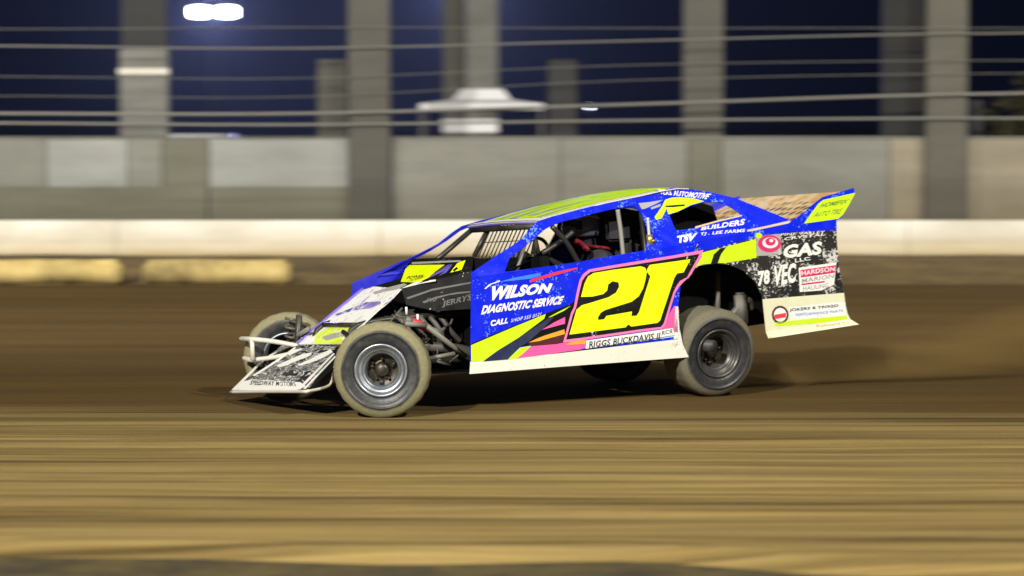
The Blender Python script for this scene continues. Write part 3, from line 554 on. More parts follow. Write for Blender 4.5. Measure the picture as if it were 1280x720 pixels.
decal('sponsor_sign', ['sign'], M['white'], qp, 1, SIDE)
decal('sponsor_sign', ['sign_red1', 'sign_red2'], M['crimson'], qp, 2, SIDE)
lettering([('HARDSON', 'T_sign1', .02, 0)], M['white'], qp, 3, ref=SIDE)
lettering([('MARION', 'T_sign2', .02, 0), ('HAULING', 'T_sign3', .01, 0)], M['grey_v'], qp, 3, ref=SIDE)

qs = plate('rear_skirt', [SH['qskirt']], M['cream'], car, .004, SIDE)
decal('skirt_band', ['skirt_panel'], M['white'], qs, 1, SIDE)
decal('skirt_band', ['skirt_green'], M['lime'], qs, 2, SIDE)
decal('gear_logo', ['logo_gear'], M['maroon'], qs, 2, SIDE)
decal('gear_logo', ['logo_gear_in'], M['white'], qs, 3, SIDE)
decal('gear_logo', ['logo_red'], M['red'], qs, 4, SIDE)
lettering([('JOKERS & TRIXED', 'T_skirt1', .02, .1)], M['navy'], qs, 3, ref=SIDE)
lettering([('PERFORMANCE PARTS', 'T_skirt2', .0, .1)], M['skyblue'], qs, 3, ref=SIDE)
# flared lip under the rear skirt kicks outwards
f = SH['qflare']
fl = [f[0], f[1], f[2], f[3] + Vector((0, .05, 0)), f[4] + Vector((0, .045, 0)), f[5] + Vector((0, .03, 0))]
bm = bmesh.new()
a = [bm.verts.new(v) for v in fl]
bm.faces.new((a[0], a[1], a[4], a[5])); bm.faces.new((a[1], a[2], a[3], a[4]))
g = bmesh.ops.extrude_face_region(bm, geom=bm.faces[:])
bmesh.ops.translate(bm, vec=(0, -.004, -.002), verts=[v for v in g['geom'] if isinstance(v, bmesh.types.BMVert)])
from_bm('skirt_lip', bm, M['cream'], qs)
lettering([('ROADSIDE TIRE', 'T_skirt3', .0, .1)], M['crimson'], qs, 20, ref=SIDE)

# greenhouse side with window openings
GREF = Vector((0, .8, .5))
sail = plate('sail_panel', [SH['green_outer'], SH['win'], SH['qwin']], M['blue'], car, .006, GREF)
decal('sail_stripe', ['leaf'], M['lime'], sail, 1, GREF)
decal('sail_stripe', ['leaf_dark'], M['black'], sail, 2, GREF)
decal('sail_stripe', ['swoosh1', 'swoosh2'], M['grey_v'], sail, 1, GREF)
decal('sail_stripe', ['wintrim', 'tan_tail'], M['tan'], sail, 1, GREF)
lettering([('TEXS AUTOMOTIVE', 'T_roof', .03, .2), ('BUILDERS', 'T_sail1', .03, .2), ('TSV', 'T_sail2', .06, .25), ('TJ . LEE FARMS', 'T_sail3', .02, .2)], M['white'], sail, 2, ref=GREF)

# far side, plain inside
FREF = Vector((0, -1, .3))
farl = [Vector((.76, -.78, .91)), Vector((.31, -.78, 1.065)), Vector((-.3, -.795, .99)), Vector((-.86, -.8, 1.04)), Vector((-1.73, -.8, 1.14)), Vector((-2.23, -.8, 1.20)), Vector((-2.65, -.8, 1.2)), Vector((-2.68, -.8, .36)),
        Vector((-1.95, -.8, .36)), Vector((-1.88, -.8, .72)), Vector((-1.6, -.8, .9)), Vector((-1.35, -.8, .86)), Vector((-1.2, -.8, .62)), Vector((-1.2, -.8, .23)), Vector((.62, -.8, .23)), Vector((.77, -.78, .78))]
farl = [Vector((p.x, -.79, p.z)) for p in farl]
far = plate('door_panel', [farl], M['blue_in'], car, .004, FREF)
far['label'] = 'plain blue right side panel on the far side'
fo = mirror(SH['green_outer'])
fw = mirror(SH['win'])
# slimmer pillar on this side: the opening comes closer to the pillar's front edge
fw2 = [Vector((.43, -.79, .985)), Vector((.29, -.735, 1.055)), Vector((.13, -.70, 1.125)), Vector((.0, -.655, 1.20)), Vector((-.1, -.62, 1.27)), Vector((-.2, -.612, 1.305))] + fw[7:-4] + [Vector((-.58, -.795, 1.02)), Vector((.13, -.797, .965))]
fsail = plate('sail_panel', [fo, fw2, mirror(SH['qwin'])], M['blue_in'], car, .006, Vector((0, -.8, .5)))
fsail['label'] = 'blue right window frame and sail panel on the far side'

# roof: curved sheet between the two roof rails
prof = [(-.15, 1.302, 1.303), (-.25, 1.331, 1.325), (-.48, 1.380, 1.379), (-.73, 1.424, 1.430), (-1.02, 1.463, 1.474), (-1.2, 1.492, 1.499), (-1.36, 1.508, 1.516), (-1.5, 1.50, 1.515)]
def roof_pt(x, y):
    x = max(-1.5, min(-.15, x))
    for i in range(len(prof) - 1):
        if prof[i + 1][0] <= x <= prof[i][0] or i == len(prof) - 2:
            t = (x - prof[i][0]) / (prof[i + 1][0] - prof[i][0])
            zn = prof[i][1] + t * (prof[i + 1][1] - prof[i][1]); zf = prof[i][2] + t * (prof[i + 1][2] - prof[i][2])
            s = (y + .57) / 1.14
            return Vector((x, y, zf + (zn - zf) * s + .012 * (1 - (y / .57) ** 2)))
def roof_sheet(bm, x0, x1, ya, yb, off=0, nx=48, ny=16, thick=.005):
    """ya, yb: functions of x giving the strip's edges"""
    V = [[bm.verts.new(roof_pt(x, y) + Vector((0, 0, off))) for y in [ya(x) + (yb(x) - ya(x)) * j / ny for j in range(ny + 1)]] for x in [x0 + (x1 - x0) * i / nx for i in range(nx + 1)]]
    fs = [bm.faces.new((V[i][j], V[i + 1][j], V[i + 1][j + 1], V[i][j + 1])) for i in range(nx) for j in range(ny)]
    if thick:
        g = bmesh.ops.extrude_face_region(bm, geom=fs)
        bmesh.ops.translate(bm, vec=(0, 0, -thick), verts=[v for v in g['geom'] if isinstance(v, bmesh.types.BMVert)])
bm = bmesh.new(); roof_sheet(bm, -.15, -1.46, lambda x: -.572, lambda x: .572)
roof = from_bm('roof', bm, M['white'], car)
bm = bmesh.new(); roof_sheet(bm, -.16, -1.45, lambda x: -.57, lambda x: -.535, .004, thick=.0006, ny=2); from_bm('roof_stripe', bm, M['blue'], roof)
bm = bmesh.new(); roof_sheet(bm, -.24, -1.44, lambda x: -.40 + .10 * (x + .24), lambda x: .46 + .02 * math.sin(9 * x), .004, thick=.0006); from_bm('roof_stripe', bm, M['lime'], roof)
bm = bmesh.new()
for x0, x1, y0, w, sl in ((-.26, -.78, -.30, .10, .10), (-.24, -.62, -.08, .12, .05), (-.3, -.86, .12, .11, .16), (-.25, -.56, .34, .08, .02), (-.7, -1.1, -.28, .03, .05)):
    roof_sheet(bm, x0, x1, lambda x: y0 + sl * (x0 - x), lambda x: y0 + sl * (x0 - x) + w * max(.04, 1 - abs((x - x0) / (x1 - x0)) ** 1.5), .0062, thick=.0006, ny=2, nx=24)
from_bm('roof_stripe', bm, M['grey_v'], roof)
bm = bmesh.new(); roof_sheet(bm, -.148, -.20, lambda x: -.56, lambda x: .572, .0085, thick=.0006, ny=16, nx=3); from_bm('roof_stripe', bm, M['white'], roof)
# visor lip at the roof's front edge
bm = bmesh.new(); add_tube(bm, [roof_pt(-.15, y) + Vector((0.004, 0, -.012)) for y in (-.55, -.2, .2, .56)], .009); from_bm('roof_lip', bm, M['purple'], roof, True)

# spoiler plates and blade
sp = plate('spoiler_plate', [SH['spoiler_plate']], M['blue'], car, .005, SIDE)
decal('plate_patch', ['sp_yellow'], M['lime'], sp, 1, SIDE)
lettering([('HOMEFIX', 'T_sp1', .03, .3), ('AUTO TIRE', 'T_sp2', .02, .3)], M['green'], sp, 2, ref=SIDE)
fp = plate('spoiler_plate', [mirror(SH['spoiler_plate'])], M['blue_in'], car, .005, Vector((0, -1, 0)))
fp['label'] = 'plain blue spoiler plate on the far side'
bl = [Vector((-2.27, .79, 1.215)), Vector((-2.27, -.79, 1.215)), Vector((-2.83, -.79, 1.43)), Vector((-2.83, .79, 1.43))]
plate('spoiler_blade', [bl], M['dots'], car, .005, Vector((.4, 0, 1)))
plate('rear_deck', [[Vector((-1.42, .78, 1.07)), Vector((-1.42, -.78, 1.07)), Vector((-2.26, -.78, 1.19)), Vector((-2.26, .78, 1.19))]], M['dark'], car, .004, TOP)

# hood, shoulder, engine side panel
hood = plate('hood', [SH['hood']], M['black'], car, .004, TOP)
decal('hood_patch', ['hood_yel', 'hood_yel2'], M['yellow'], hood, 1, TOP)
decal('hood_patch', ['hood_purple'], M['purple'], hood, 2, TOP)
decal('hood_patch', ['hood_yel2b'], M['black'], hood, 2, TOP)
decal('hood_patch', ['hood_white'], M['grey_v'], hood, 2, TOP)
HS2 = Vector((.4, .6, .8)); HSV = Vector((.6, .7, 0))
shl = SH['hood_shoulder']
bm = bmesh.new()
v = [bm.verts.new(p) for p in shl]
bm.faces.new((v[0], v[1], v[3], v[4])); bm.faces.new((v[1], v[2], v[3]))
shoulder = from_bm('hood_shoulder', bm, M['black'], car)
decal('hood_patch', ['hood_yel_sh', 'hood_yel2_sh'], M['yellow'], shoulder, 2, HS2)
decal('hood_patch', ['hood_purple_sh'], M['purple'], shoulder, 3, HS2)
decal('hood_patch', ['hood_yel2b_sh'], M['black'], shoulder, 3, HS2)
decal('hood_patch', ['hood_sil_sh'], M['white'], shoulder, 4, HS2)
lettering([('POWER', 'T_hood', .03, .2)], M['black'], shoulder, 4, ref=HS2)
hside = plate('hood_side', [SH['hood_side']], M['black'], car, .004, HSV)
decal('hood_highlight', ['hs_line1', 'hs_line2'], M['grey_dim'], hside, 1, HSV)  # grey strips paint highlight lines onto the hood side
lettering([('JERRYS', 'T_hoodside', .03, .2), ('ENG', 'T_hoodside2', .01, .4)], M['grey_dim'], hside, 2, ref=HSV)
# cowl between hood and cockpit
plate('cowl', [[Vector((.385, -.5, 1.068)), Vector((.385, .52, 1.066)), Vector((.47, .70, .965)), Vector((.2, .76, .97)), Vector((-.05, .6, 1.03)), Vector((-.05, -.6, 1.03)), Vector((.3, -.76, 1.03))]], M['dark'], car, .004, TOP)

# nose
nose = plate('nose_panel', [SH['nose_mid']], M['nose_print'], car, .004, NOSE)
nose['label'] = 'white and yellow sloping nose panel with purple streaks'
decal('nose_patch', ['nose_purple'], M['purple_print'], nose, 1, NOSE)
decal('nose_patch', ['nose_grey'], M['grey_v'], nose, 1, NOSE)
decal('nose_patch', ['nose_yel'], M['yel_print'], nose, 1, NOSE)
decal('nose_patch', ['nose_yel_gap'], M['grey_v'], nose, 2, NOSE)
nl = plate('nose_lip_panel', [SH['nose_low']], M['lip_print'], car, .004, NOSE)
nl['label'] = 'black lower nose panel with white lettering and white edges'
decal('nose_patch', ['nl_lip', 'nl_w1', 'nl_w2', 'nl_w3'], M['white'], nl, 1, NOSE)
decal('nose_edge', ['edge_r', 'edge_r2', 'edge_l1', 'edge_l2'], M['white'], nl, 3, NOSE)
lettering([('SPEEDWAY MOTORS', 'T_lip', .02, .1)], M['black'], nl, 2, ref=NOSE)
# side cheeks of the nose
tl = SH['nose_low'][2]; tr = SH['nose_low'][3]; tip = SH['side_tip'][0]
cheek = [tl, tip, Vector((1.52, .56, .37)), Vector((1.42, .46, .478)), Vector((1.43, .32, .478))]
bm = bmesh.new(); v = [bm.verts.new(p) for p in cheek]
bm.faces.new((v[0], v[1], v[2])); bm.faces.new((v[0], v[2], v[3], v[4]))
ck = from_bm('nose_cheek', bm, M['black'], car)
bm = bmesh.new(); add_tube(bm, [tl + Vector((.01, 0, -.006)), tip, tip + Vector((-.03, .002, .10)), Vector((1.53, .566, .37))], .012); from_bm('nose_edge', bm, M['tube_white'], ck, True)
bm = bmesh.new(); v = [bm.verts.new(p) for p in (tr, Vector((1.5, -.62, .18)), Vector((1.38, -.42, .46)), Vector((1.41, -.40, .49)))]
bm.faces.new(v); from_bm('nose_cheek', bm, M['dark'], car)
bm = bmesh.new(); add_tube(bm, [tr + Vector((.006, 0, -.01)), (tr + tl) / 2 + Vector((.014, 0, -.006)), tl + Vector((.006, 0, -.008))], .012); from_bm('nose_edge', bm, M['tube_white'], nl, True)
# dark blue right edge of the upper nose
e0, e1 = SH['nose_right_edge']
bm = bmesh.new(); v = [bm.verts.new(p) for p in (e0, e1, Vector((.87, -.22, .885)), Vector((.80, -.36, .80)), e0 + Vector((-.03, -.02, -.10)))]
bm.faces.new(v); from_bm('nose_cheek', bm, M['blue_in'], car)
bm = bmesh.new(); add_tube(bm, [e0 + Vector((0, -.006, .0)), (e0 + e1) / 2 + Vector((0, -.02, .004)), e1 + Vector((0, -.01, .004))], .014); from_bm('nose_edge', bm, M['purple'], nose, True)

# front nerf bumper loop on the right of the nose
bp = SH['bump_top']; bq = SH['bump_bot']; bi = SH['bump_in']
bump = tubes('front_bumper', [[bp[0], bp[1] * .7 + Vector((1.7, -.68, .545)) * .3, Vector((1.56, -.5, .515)), bi[0] + Vector((-.02, .05, 0))],
                              [bq[0], Vector((1.68, -.64, .385)), Vector((1.56, -.47, .40)), bi[1] + Vector((-.02, .05, 0))],
                              [(1.70, -.575, .545), (1.70, -.585, .385)]], .018, M['tube_white'], car, split=False)

# cage, dash, interior
tubes('roll_cage', [SH['cage_a'], SH['cage_x1'], SH['cage_x2'],
                    [(-.14, .5, 1.27), (-.14, -.5, 1.27)], [(-1.05, .5, 1.43), (-1.05, -.5, 1.43)], [(-.14, .5, 1.27), (-1.05, .5, 1.43)], [(-.14, -.5, 1.27), (-1.05, -.5, 1.43)],
                    [(-1.05, .52, 1.43), (-1.12, .56, .3)], [(-1.05, -.52, 1.43), (-1.12, -.56, .3)], [(-.14, -.5, 1.27), (.3, -.55, .95)], [(-1.05, -.5, 1.42), (-1.12, .56, .5)]], .021, M['tube_dark'], car, split=False)
tubes('door_bar', [SH['cage_f'], [SH['cage_x1'][1], SH['cage_x1'][2]], SH['cage_b']], .017, M['cage_lit'], car)  # paler than the cage: the light on these bars is put into the colour
bm = bmesh.new(); s0, s1 = SH['screen_bar']
add_tube(bm, [s0, s1], .022)
scr = from_bm('windscreen_bar', bm, M['tube_dark'], car, True)
bm = bmesh.new()
for i in range(13):
    y = -.24 + i * .062
    add_tube(bm, [(-.185, y, 1.296), (-.06 + .02, y, 1.04)], .0052, 6)
add_tube(bm, [(-.12, -.28, 1.17), (-.12, .52, 1.17)], .004, 6)
from_bm('rock_screen', bm, M['tube_dark'], scr, True)
box('dashboard', (-.08, .1, .99), (.08, 1.3, .12), M['dark'], car, .01)
plate('engine_bay_backing', [[Vector((.42, -.36, .26)), Vector((1.06, -.30, .26)), Vector((1.06, -.30, .62)), Vector((.84, -.30, .80)), Vector((.42, -.42, .98))]], M['dark'], car, .004, SIDE)  # added dark sheet that keeps the engine bay black
plate('firewall', [[Vector((.40, -.78, .24)), Vector((.40, .78, .24)), Vector((.40, .66, .95)), Vector((.40, -.66, .95))]], M['dark'], car, .004, Vector((1, 0, 0)))
plate('floor_pan', [[Vector((1.0, .35, .25)), Vector((.6, .77, .25)), Vector((-1.15, .77, .25)), Vector((-1.15, -.77, .25)), Vector((.6, -.77, .25)), Vector((1.0, -.35, .25))]], M['dark'], car, .006, TOP)
plate('bulkhead', [[Vector((-1.13, -.77, .26)), Vector((-1.13, .76, .26)), Vector((-1.13, .72, 1.08)), Vector((-1.13, .52, 1.33)), Vector((-1.13, .15, 1.38)), Vector((-1.13, -.5, 1.38)), Vector((-1.13, -.72, 1.08))]], M['dark'], car, .004, Vector((1, 0, 0)))
plate('window_backing', [[Vector((-1.15, .40, 1.04)), Vector((-1.86, .40, 1.13)), Vector((-1.78, .40, 1.36)), Vector((-1.5, .40, 1.46)), Vector((-1.15, .40, 1.42))]], M['dark'], car, .004, SIDE)  # added dark sheet that blackens the view through the quarter window
plate('wheel_well', [[Vector((-1.0, .42, .35)), Vector((-2.5, .42, .45)), Vector((-2.5, .42, 1.17)), Vector((-1.0, .42, 1.05))]], M['dark'], car, .004, SIDE)
bm = bmesh.new(); add_box(bm, (-2.25, 0, .62), (.5, .8, .34), None, .03); fuel = from_bm('fuel_cell', bm, M['dark'], car)
# seat
bm = bmesh.new()
add_box(bm, (-.72, .22, .42), (.5, .46, .08), None, .03); add_box(bm, (-.98, .22, .78), (.1, .48, .72), Matrix.Rotation(R(-10), 3, 'Y'), .03)
add_box(bm, (-.90, .44, .80), (.26, .05, .4), None, .02); add_box(bm, (-.90, .0, .80), (.26, .05, .4), None, .02)
add_box(bm, (-1.02, .22, 1.22), (.09, .34, .24), Matrix.Rotation(R(-10), 3, 'Y'), .03); add_box(bm, (-.92, .40, 1.22), (.22, .04, .18), None, .02)
from_bm('seat', bm, M['cloth_black'], car)
bm = bmesh.new(); add_lathe(bm, [(.165 + .014 * math.cos(t), .014 * math.sin(t)) for t in [k * math.pi / 4 for k in range(8)]], 28, close=True)
add_box(bm, (0, 0, 0), (.32, .012, .03)); add_box(bm, (0, 0, 0), (.03, .012, .32))
bm.transform(Matrix.Translation((-.26, .22, 1.03)) @ Matrix.Rotation(R(70), 4, 'Z').inverted() @ Matrix.Rotation(R(20), 4, 'X'))
from_bm('steering_wheel', bm, M['tube_dark'], car, True)
# window latch at the sail's front edge
la = SH['latch']
bm = bmesh.new(); add_tube(bm, la, .011); lt = from_bm('window_latch', bm, M['tube_white'], car, True)
bm = bmesh.new(); add_tube(bm, [la[1] + Vector((0, .006, -.02)), la[2] + Vector((0, .01, -.02))], .026, 10); add_tube(bm, [la[2] + Vector((0, .02, .01)), la[2] + Vector((-.03, .03, .01))], .012, 8)
from_bm('latch_fitting', bm, M['brass'], lt, True)

# engine and front suspension
bm = bmesh.new()
add_box(bm, (.70, 0, .50), (.56, .34, .34), None, .03); add_box(bm, (.68, .2, .63), (.5, .15, .13), Matrix.Rotation(R(30), 3, 'X'), .03); add_box(bm, (.68, -.2, .63), (.5, .15, .13), Matrix.Rotation(R(-30), 3, 'X'), .03)
add_box(bm, (1.02, 0, .45), (.10, .5, .34), None, .01)
from_bm('engine', bm, M['engine'], car)
bm = bmesh.new()
for i, x in enumerate((.62, .70, .78, .86, .94)):
    add_tube(bm, [(x, .26, .66), (x - .01, .38, .64), (x - .06, .43, .54), (x - .14, .42, .46)], .02, 8)
add_tube(bm, [(.86, .42, .45), (.5, .44, .4), (.3, .46, .32)], .04, 8)
from_bm('exhaust_header', bm, M['header'], car, True)
bm = bmesh.new()
for s in (1, -1):
    add_tube(bm, [(1.3, .3 * s, .36), (.6, .42 * s, .33), (-1.1, .5 * s, .3)], .026); add_tube(bm, [(1.3, .3 * s, .36), (1.24, .3 * s, .62), (.42, .4 * s, .66)], .022)
add_tube(bm, [(1.3, -.3, .36), (1.3, .3, .36)], .024); add_tube(bm, [(1.24, -.3, .62), (1.24, .3, .62)], .02)
from_bm('chassis_frame', bm, M['tube_dark'], car, True)
tubes('suspension_arm', [[SH['arm_up'][0], SH['arm_up'][2]], [Vector((1.02, .62, .62)), SH['arm_up'][0]]], .02, M['tube_grey'], car)
tubes('suspension_arm', [SH['arm_low']], .016, M['tube_grey'], car)
tubes('suspension_arm', [[(1.36, .34, .34), (1.39, .72, .27)], [(1.1, .34, .34), (1.37, .72, .27)], [(1.36, .3, .58), (1.38, .7, .46)]], .018, M['tube_dark'], car)
tubes('suspension_arm', [[(1.36, -.34, .34), (1.39, -.68, .30)], [(1.1, -.34, .34), (1.37, -.68, .30)], [(1.36, -.3, .6), (1.38, -.66, .5)]], .018, M['tube_grey'], car)
a, b = SH['shock']
d = (b - a).normalized()
shk = tubes('shock_absorber', [[a, b]], .030, M['red'], car)
tubes('shock_end', [[b, b + d * .10], [a - d * .05, a]], .022, M['tube_grey'], shk)
shr = tubes('shock_absorber', [[(1.36, -.46, .70), (1.38, -.52, .34)]], .024, M['tube_dark'], car)
bm = bmesh.new()
add_tube(bm, [Vector((1.36, -.58, .68)) + Vector((.06 * math.cos(t * 1.1), .06 * math.sin(t * 1.1), -.012 * t)) for t in range(26)], .011, 6)
from_bm('coil_spring', bm, M['steel'], shr, True)
bm = bmesh.new()
for p in SH['whites']: add_tube(bm, [p + Vector((0, 0, .025)), p + Vector((0, 0, -.03))], .009, 8)
from_bm('fluid_reservoir', bm, M['white'], car, True)
# assorted hoses and brackets
rnd = random.Random(3)
for i in range(16):
    bm = bmesh.new()
    x = rnd.uniform(.55, 1.05); z = rnd.uniform(.3, .68); y = rnd.uniform(.36, .55)
    add_tube(bm, [(x, y, z), (x + rnd.uniform(-.15, .15), y + rnd.uniform(-.05, .1), z + rnd.uniform(-.15, .1))], rnd.uniform(.006, .014), 6)
    from_bm('brake_hose', bm, M['hose'], car, True)
# rear axle
bm = bmesh.new(); add_tube(bm, [(-1.42, .86, .31), (-1.42, -.84, .36)], .045, 12); add_tube(bm, [(-1.42, .1, .33), (-1.42, -.1, .34)], .15, 16)
axle = from_bm('rear_axle', bm, M['engine'], car, True)
bm = bmesh.new()
add_tube(bm, [(-1.70, .50, .40), (-1.72, .52, .86)], .022, 8); add_tube(bm, [(-1.45, .55, .34), (-.9, .6, .40)], .02, 8); add_tube(bm, [(-1.62, .56, .36), (-1.9, .6, .62), (-1.98, .56, .56)], .03, 8)
add_box(bm, (-1.86, .6, .56), (.10, .08, .26), None, .02)
from_bm('suspension_arm', bm, M['steel'], car, True)
bm = bmesh.new(); add_tube(bm, [(-2.7, .6, .50), (-2.72, 0, .50), (-2.7, -.6, .50)], .025); add_tube(bm, [(-2.2, .4, .48), (-2.7, .4, .5)], .022); add_tube(bm, [(-2.2, -.4, .48), (-2.7, -.4, .5)], .022)
from_bm('rear_bumper', bm, M['tube_dark'], car, True)

# wheels: built once about their own axis (+y is the outer face), placed on the ground
def wheel_parts(kind, w, rt, matr, mtyre, rear):
    bm = bmesh.new()
    tp = [(.184, -.016), (.190, .0), (.21, .008), (.24, .012), (.258, .013), (.262, .0185), (.268, .0185), (.272, .012), (.29, .006), (rt - .028, -.008), (rt - .010, -.020), (rt - .002, -.040), (rt, -.06),
          (rt, -w + .05), (rt - .002, -w + .03), (rt - .012, -w + .01), (rt - .03, -w), (.29, -w - .008), (.26, -w - .012), (.23, -w - .006), (.188, -w + .004), (.18, -w + .03), (.178, -w * .5), (.18, -.03)]
    add_lathe(bm, tp, 72, close=True)
    # tread grooves: radial nicks around the tread
    for vv in bm.verts:
        r = math.hypot(vv.co.x, vv.co.z)
        if r > rt - .004:
            k = int((math.atan2(vv.co.z, vv.co.x) + math.pi) / (2 * math.pi) * 72 + .5)
            if k % 3 == 0: vv.co.x *= .988; vv.co.z *= .988
    ty = bm
    rm = bmesh.new()
    add_lathe(rm, [(.176, -.02), (.184, -.004), (.187, .004), (.183, .011), (.172, .009), (.164, -.004), (.158, -.02), (.150, -.026), (.142, -.024), (.136, -.034), (.130, -.05), (.122, -.052), (.116, -.062), (.112, -.10), (.108, -.13)], 56)
    add_lathe(rm, [(.17, -.02), (.165, -.08), (.16, -w * .6), (.17, -w + .01), (.186, -w), (.18, -w + .016)], 56)
    hb = bmesh.new()
    add_lathe(hb, [(.112, -.128), (.09, -.132), (.07, -.138), (.05, -.13), (.048, -.10), (.036, -.088), (.016, -.084), (.0005, -.084)], 32)
    for k in range(5):
        t = 2 * math.pi * k / 5 + .3
        add_tube(hb, [(.075 * math.cos(t), -.15, .075 * math.sin(t)), (.075 * math.cos(t), -.108, .075 * math.sin(t))], .012, 6)
    for k in range(3):
        t = 2 * math.pi * k / 3 + .6
        add_box(hb, (.088 * math.cos(t), -.122, .088 * math.sin(t)), (.03, .02, .03))
    me = []
    for nm, b in (('wheel', rm), ('tyre', ty), ('hub', hb)):
        bmesh.ops.recalc_face_normals(b, faces=b.faces[:])
        x = bpy.data.meshes.new(nm); b.to_mesh(x); b.free(); x.polygons.foreach_set('use_smooth', [True] * len(x.polygons)); me.append(x)
    me[0].materials.append(matr); me[1].materials.append(mtyre); me[2].materials.append(M['hub'])
    return me

heading = math.atan2(FW.y, FW.x)
Rz = Matrix.Rotation(heading, 4, 'Z')      # car frame on flat ground
BINV = (Matrix.Translation(BO) @ body_m.to_4x4()).inverted()
front = wheel_parts('front', .25, .338, M['rim'], M['tyre'], False)
rear = wheel_parts('rear', .30, .335, M['rim_black'], M['tyre_rear'], True)
M['tyre_shaded'] = tyre_mat('shaded_rear_tyre', (.05, .045, .03), .5)  # darker copy for the far wheel, under-car shade put into its colour
rear_far = wheel_parts('rear', .30, .335, M['rim_black'], M['tyre_shaded'], True)
def put_wheel(mesh, X, Y, Z, steer, camber, left, label=None):
    world = Matrix.Translation(Vector((BO.x, BO.y, 0))) @ Rz @ Matrix.Translation((X, Y, Z)) @ Matrix.Rotation(R(steer), 4, 'Z') @ Matrix.Rotation(R(camber), 4, 'X') @ Matrix.Rotation(0 if left else math.pi, 4, 'Z')
    w = bpy.data.objects.new('wheel', mesh[0]); col.objects.link(w); w.parent = car
    w.matrix_parent_inverse = Matrix(); w.matrix_local = BINV @ world
    for nm, me in (('tyre', mesh[1]), ('hub', mesh[2])):
        c = bpy.data.objects.new(nm, me); col.objects.link(c); c.parent = w
    return w
put_wheel(front, 1.395, .93, .334, -31, 2, True)
put_wheel(front, 1.27, -.885, .302, -31, 2, False)
put_wheel(rear, -1.50, .785, .33, -3, -4, True)
put_wheel(rear_far, -1.48, -.86, .345, 0, -3, False)

# ------------------------------------------------------------------ driver
def skin_person():
    J = {'pelvis': (-.78, .22, .52), 'waist': (-.80, .22, .68), 'chest': (-.82, .22, .90), 'neck': (-.78, .22, 1.08), 'headb': (-.74, .22, 1.16), 'head': (-.72, .22, 1.23), 'crown': (-.72, .22, 1.30),
         'shl': (-.79, .40, 1.0), 'ell': (-.56, .46, .86), 'wrl': (-.34, .36, 1.0), 'hnl': (-.27, .35, 1.05),
         'shr': (-.79, .04, 1.0), 'elr': (-.56, .0, .86), 'wrr': (-.34, .08, 1.0), 'hnr': (-.27, .09, 1.05),
         'hpl': (-.70, .31, .50), 'knl': (-.28, .33, .62), 'anl': (.10, .32, .40), 'tol': (.2, .32, .46),
         'hpr': (-.70, .13, .50), 'knr': (-.28, .11, .62), 'anr': (.10, .12, .40), 'tor': (.2, .12, .46)}
    rad = {'pelvis': .15, 'waist': .14, 'chest': .16, 'neck': .06, 'headb': .075, 'head': .09, 'crown': .07, 'shl': .075, 'ell': .05, 'wrl': .036, 'hnl': .042, 'shr': .075, 'elr': .05, 'wrr': .036, 'hnr': .042,
           'hpl': .09, 'knl': .065, 'anl': .045, 'tol': .04, 'hpr': .09, 'knr': .065, 'anr': .045, 'tor': .04}
    E = [('pelvis', 'waist'), ('waist', 'chest'), ('chest', 'neck'), ('neck', 'headb'), ('headb', 'head'), ('head', 'crown'), ('chest', 'shl'), ('shl', 'ell'), ('ell', 'wrl'), ('wrl', 'hnl'),
         ('chest', 'shr'), ('shr', 'elr'), ('elr', 'wrr'), ('wrr', 'hnr'), ('pelvis', 'hpl'), ('hpl', 'knl'), ('knl', 'anl'), ('anl', 'tol'), ('pelvis', 'hpr'), ('hpr', 'knr'), ('knr', 'anr'), ('anr', 'tor')]
    # gloved fingers closed round the wheel rim
    for s, base in (('l', J['hnl']), ('r', J['hnr'])):
        sg = 1 if s == 'l' else -1
        for k in range(4):
            a, b, c = f'f{s}{k}a', f'f{s}{k}b', f'f{s}{k}c'
            z = base[2] + .03 - .02 * k
            J[a] = (base[0] + .03, base[1] + .02 * sg, z); J[b] = (base[0] + .05, base[1] - .012 * sg, z); J[c] = (base[0] + .025, base[1] - .034 * sg, z - .004)
            rad[a] = .0105; rad[b] = .0095; rad[c] = .0085
            E += [('hn' + s, a), (a, b), (b, c)]
        J['t' + s + 'a'] = (base[0] - .005, base[1] - .035 * sg, base[2] + .02); J['t' + s + 'b'] = (base[0] + .02, base[1] - .05 * sg, base[2] + .035); rad['t' + s + 'a'] = .012; rad['t' + s + 'b'] = .01
        E += [('hn' + s, 't' + s + 'a'), ('t' + s + 'a', 't' + s + 'b')]
    keys = list(J)
    me = bpy.data.meshes.new('person'); me.from_pydata([J[k] for k in keys], [(keys.index(a), keys.index(b)) for a, b in E], [])
    o = bpy.data.objects.new('person', me); col.objects.link(o)
    sk = o.modifiers.new('skin', 'SKIN'); o.modifiers.new('sub', 'SUBSURF').levels = 1
    for i, k in enumerate(keys):
        me.skin_vertices[0].data[i].radius = (rad[k], rad[k]); me.skin_vertices[0].data[i].use_root = k == 'pelvis'
    o.modifiers['sub'].render_levels = 2
    me.materials.append(M['cloth_black'])
    return o
bpy.context.view_layer.update()
per = skin_person()
CM = Matrix.Translation(BO) @ body_m.to_4x4()
per.matrix_world = CM
tag(per, 'driver in black suit and black helmet seated behind the window bars, red at the neck', 'person')
hel = bmesh.new(); bmesh.ops.create_uvsphere(hel, u_segments=32, v_segments=20, radius=1)
for vv in hel.verts:
    x, y, z = vv.co
    if z < -.55: z = -.55 - (z + .55) * .15; x *= 1.08; y *= 1.02
    if x > .3 and z < .1: x *= 1.10
    vv.co = Vector((x * .152, y * .128, z * .142))
hel.transform(Matrix.Translation((-.71, .22, 1.255)))
ho = from_bm('helmet', hel, M['helmet'], per, True)
bm = bmesh.new()
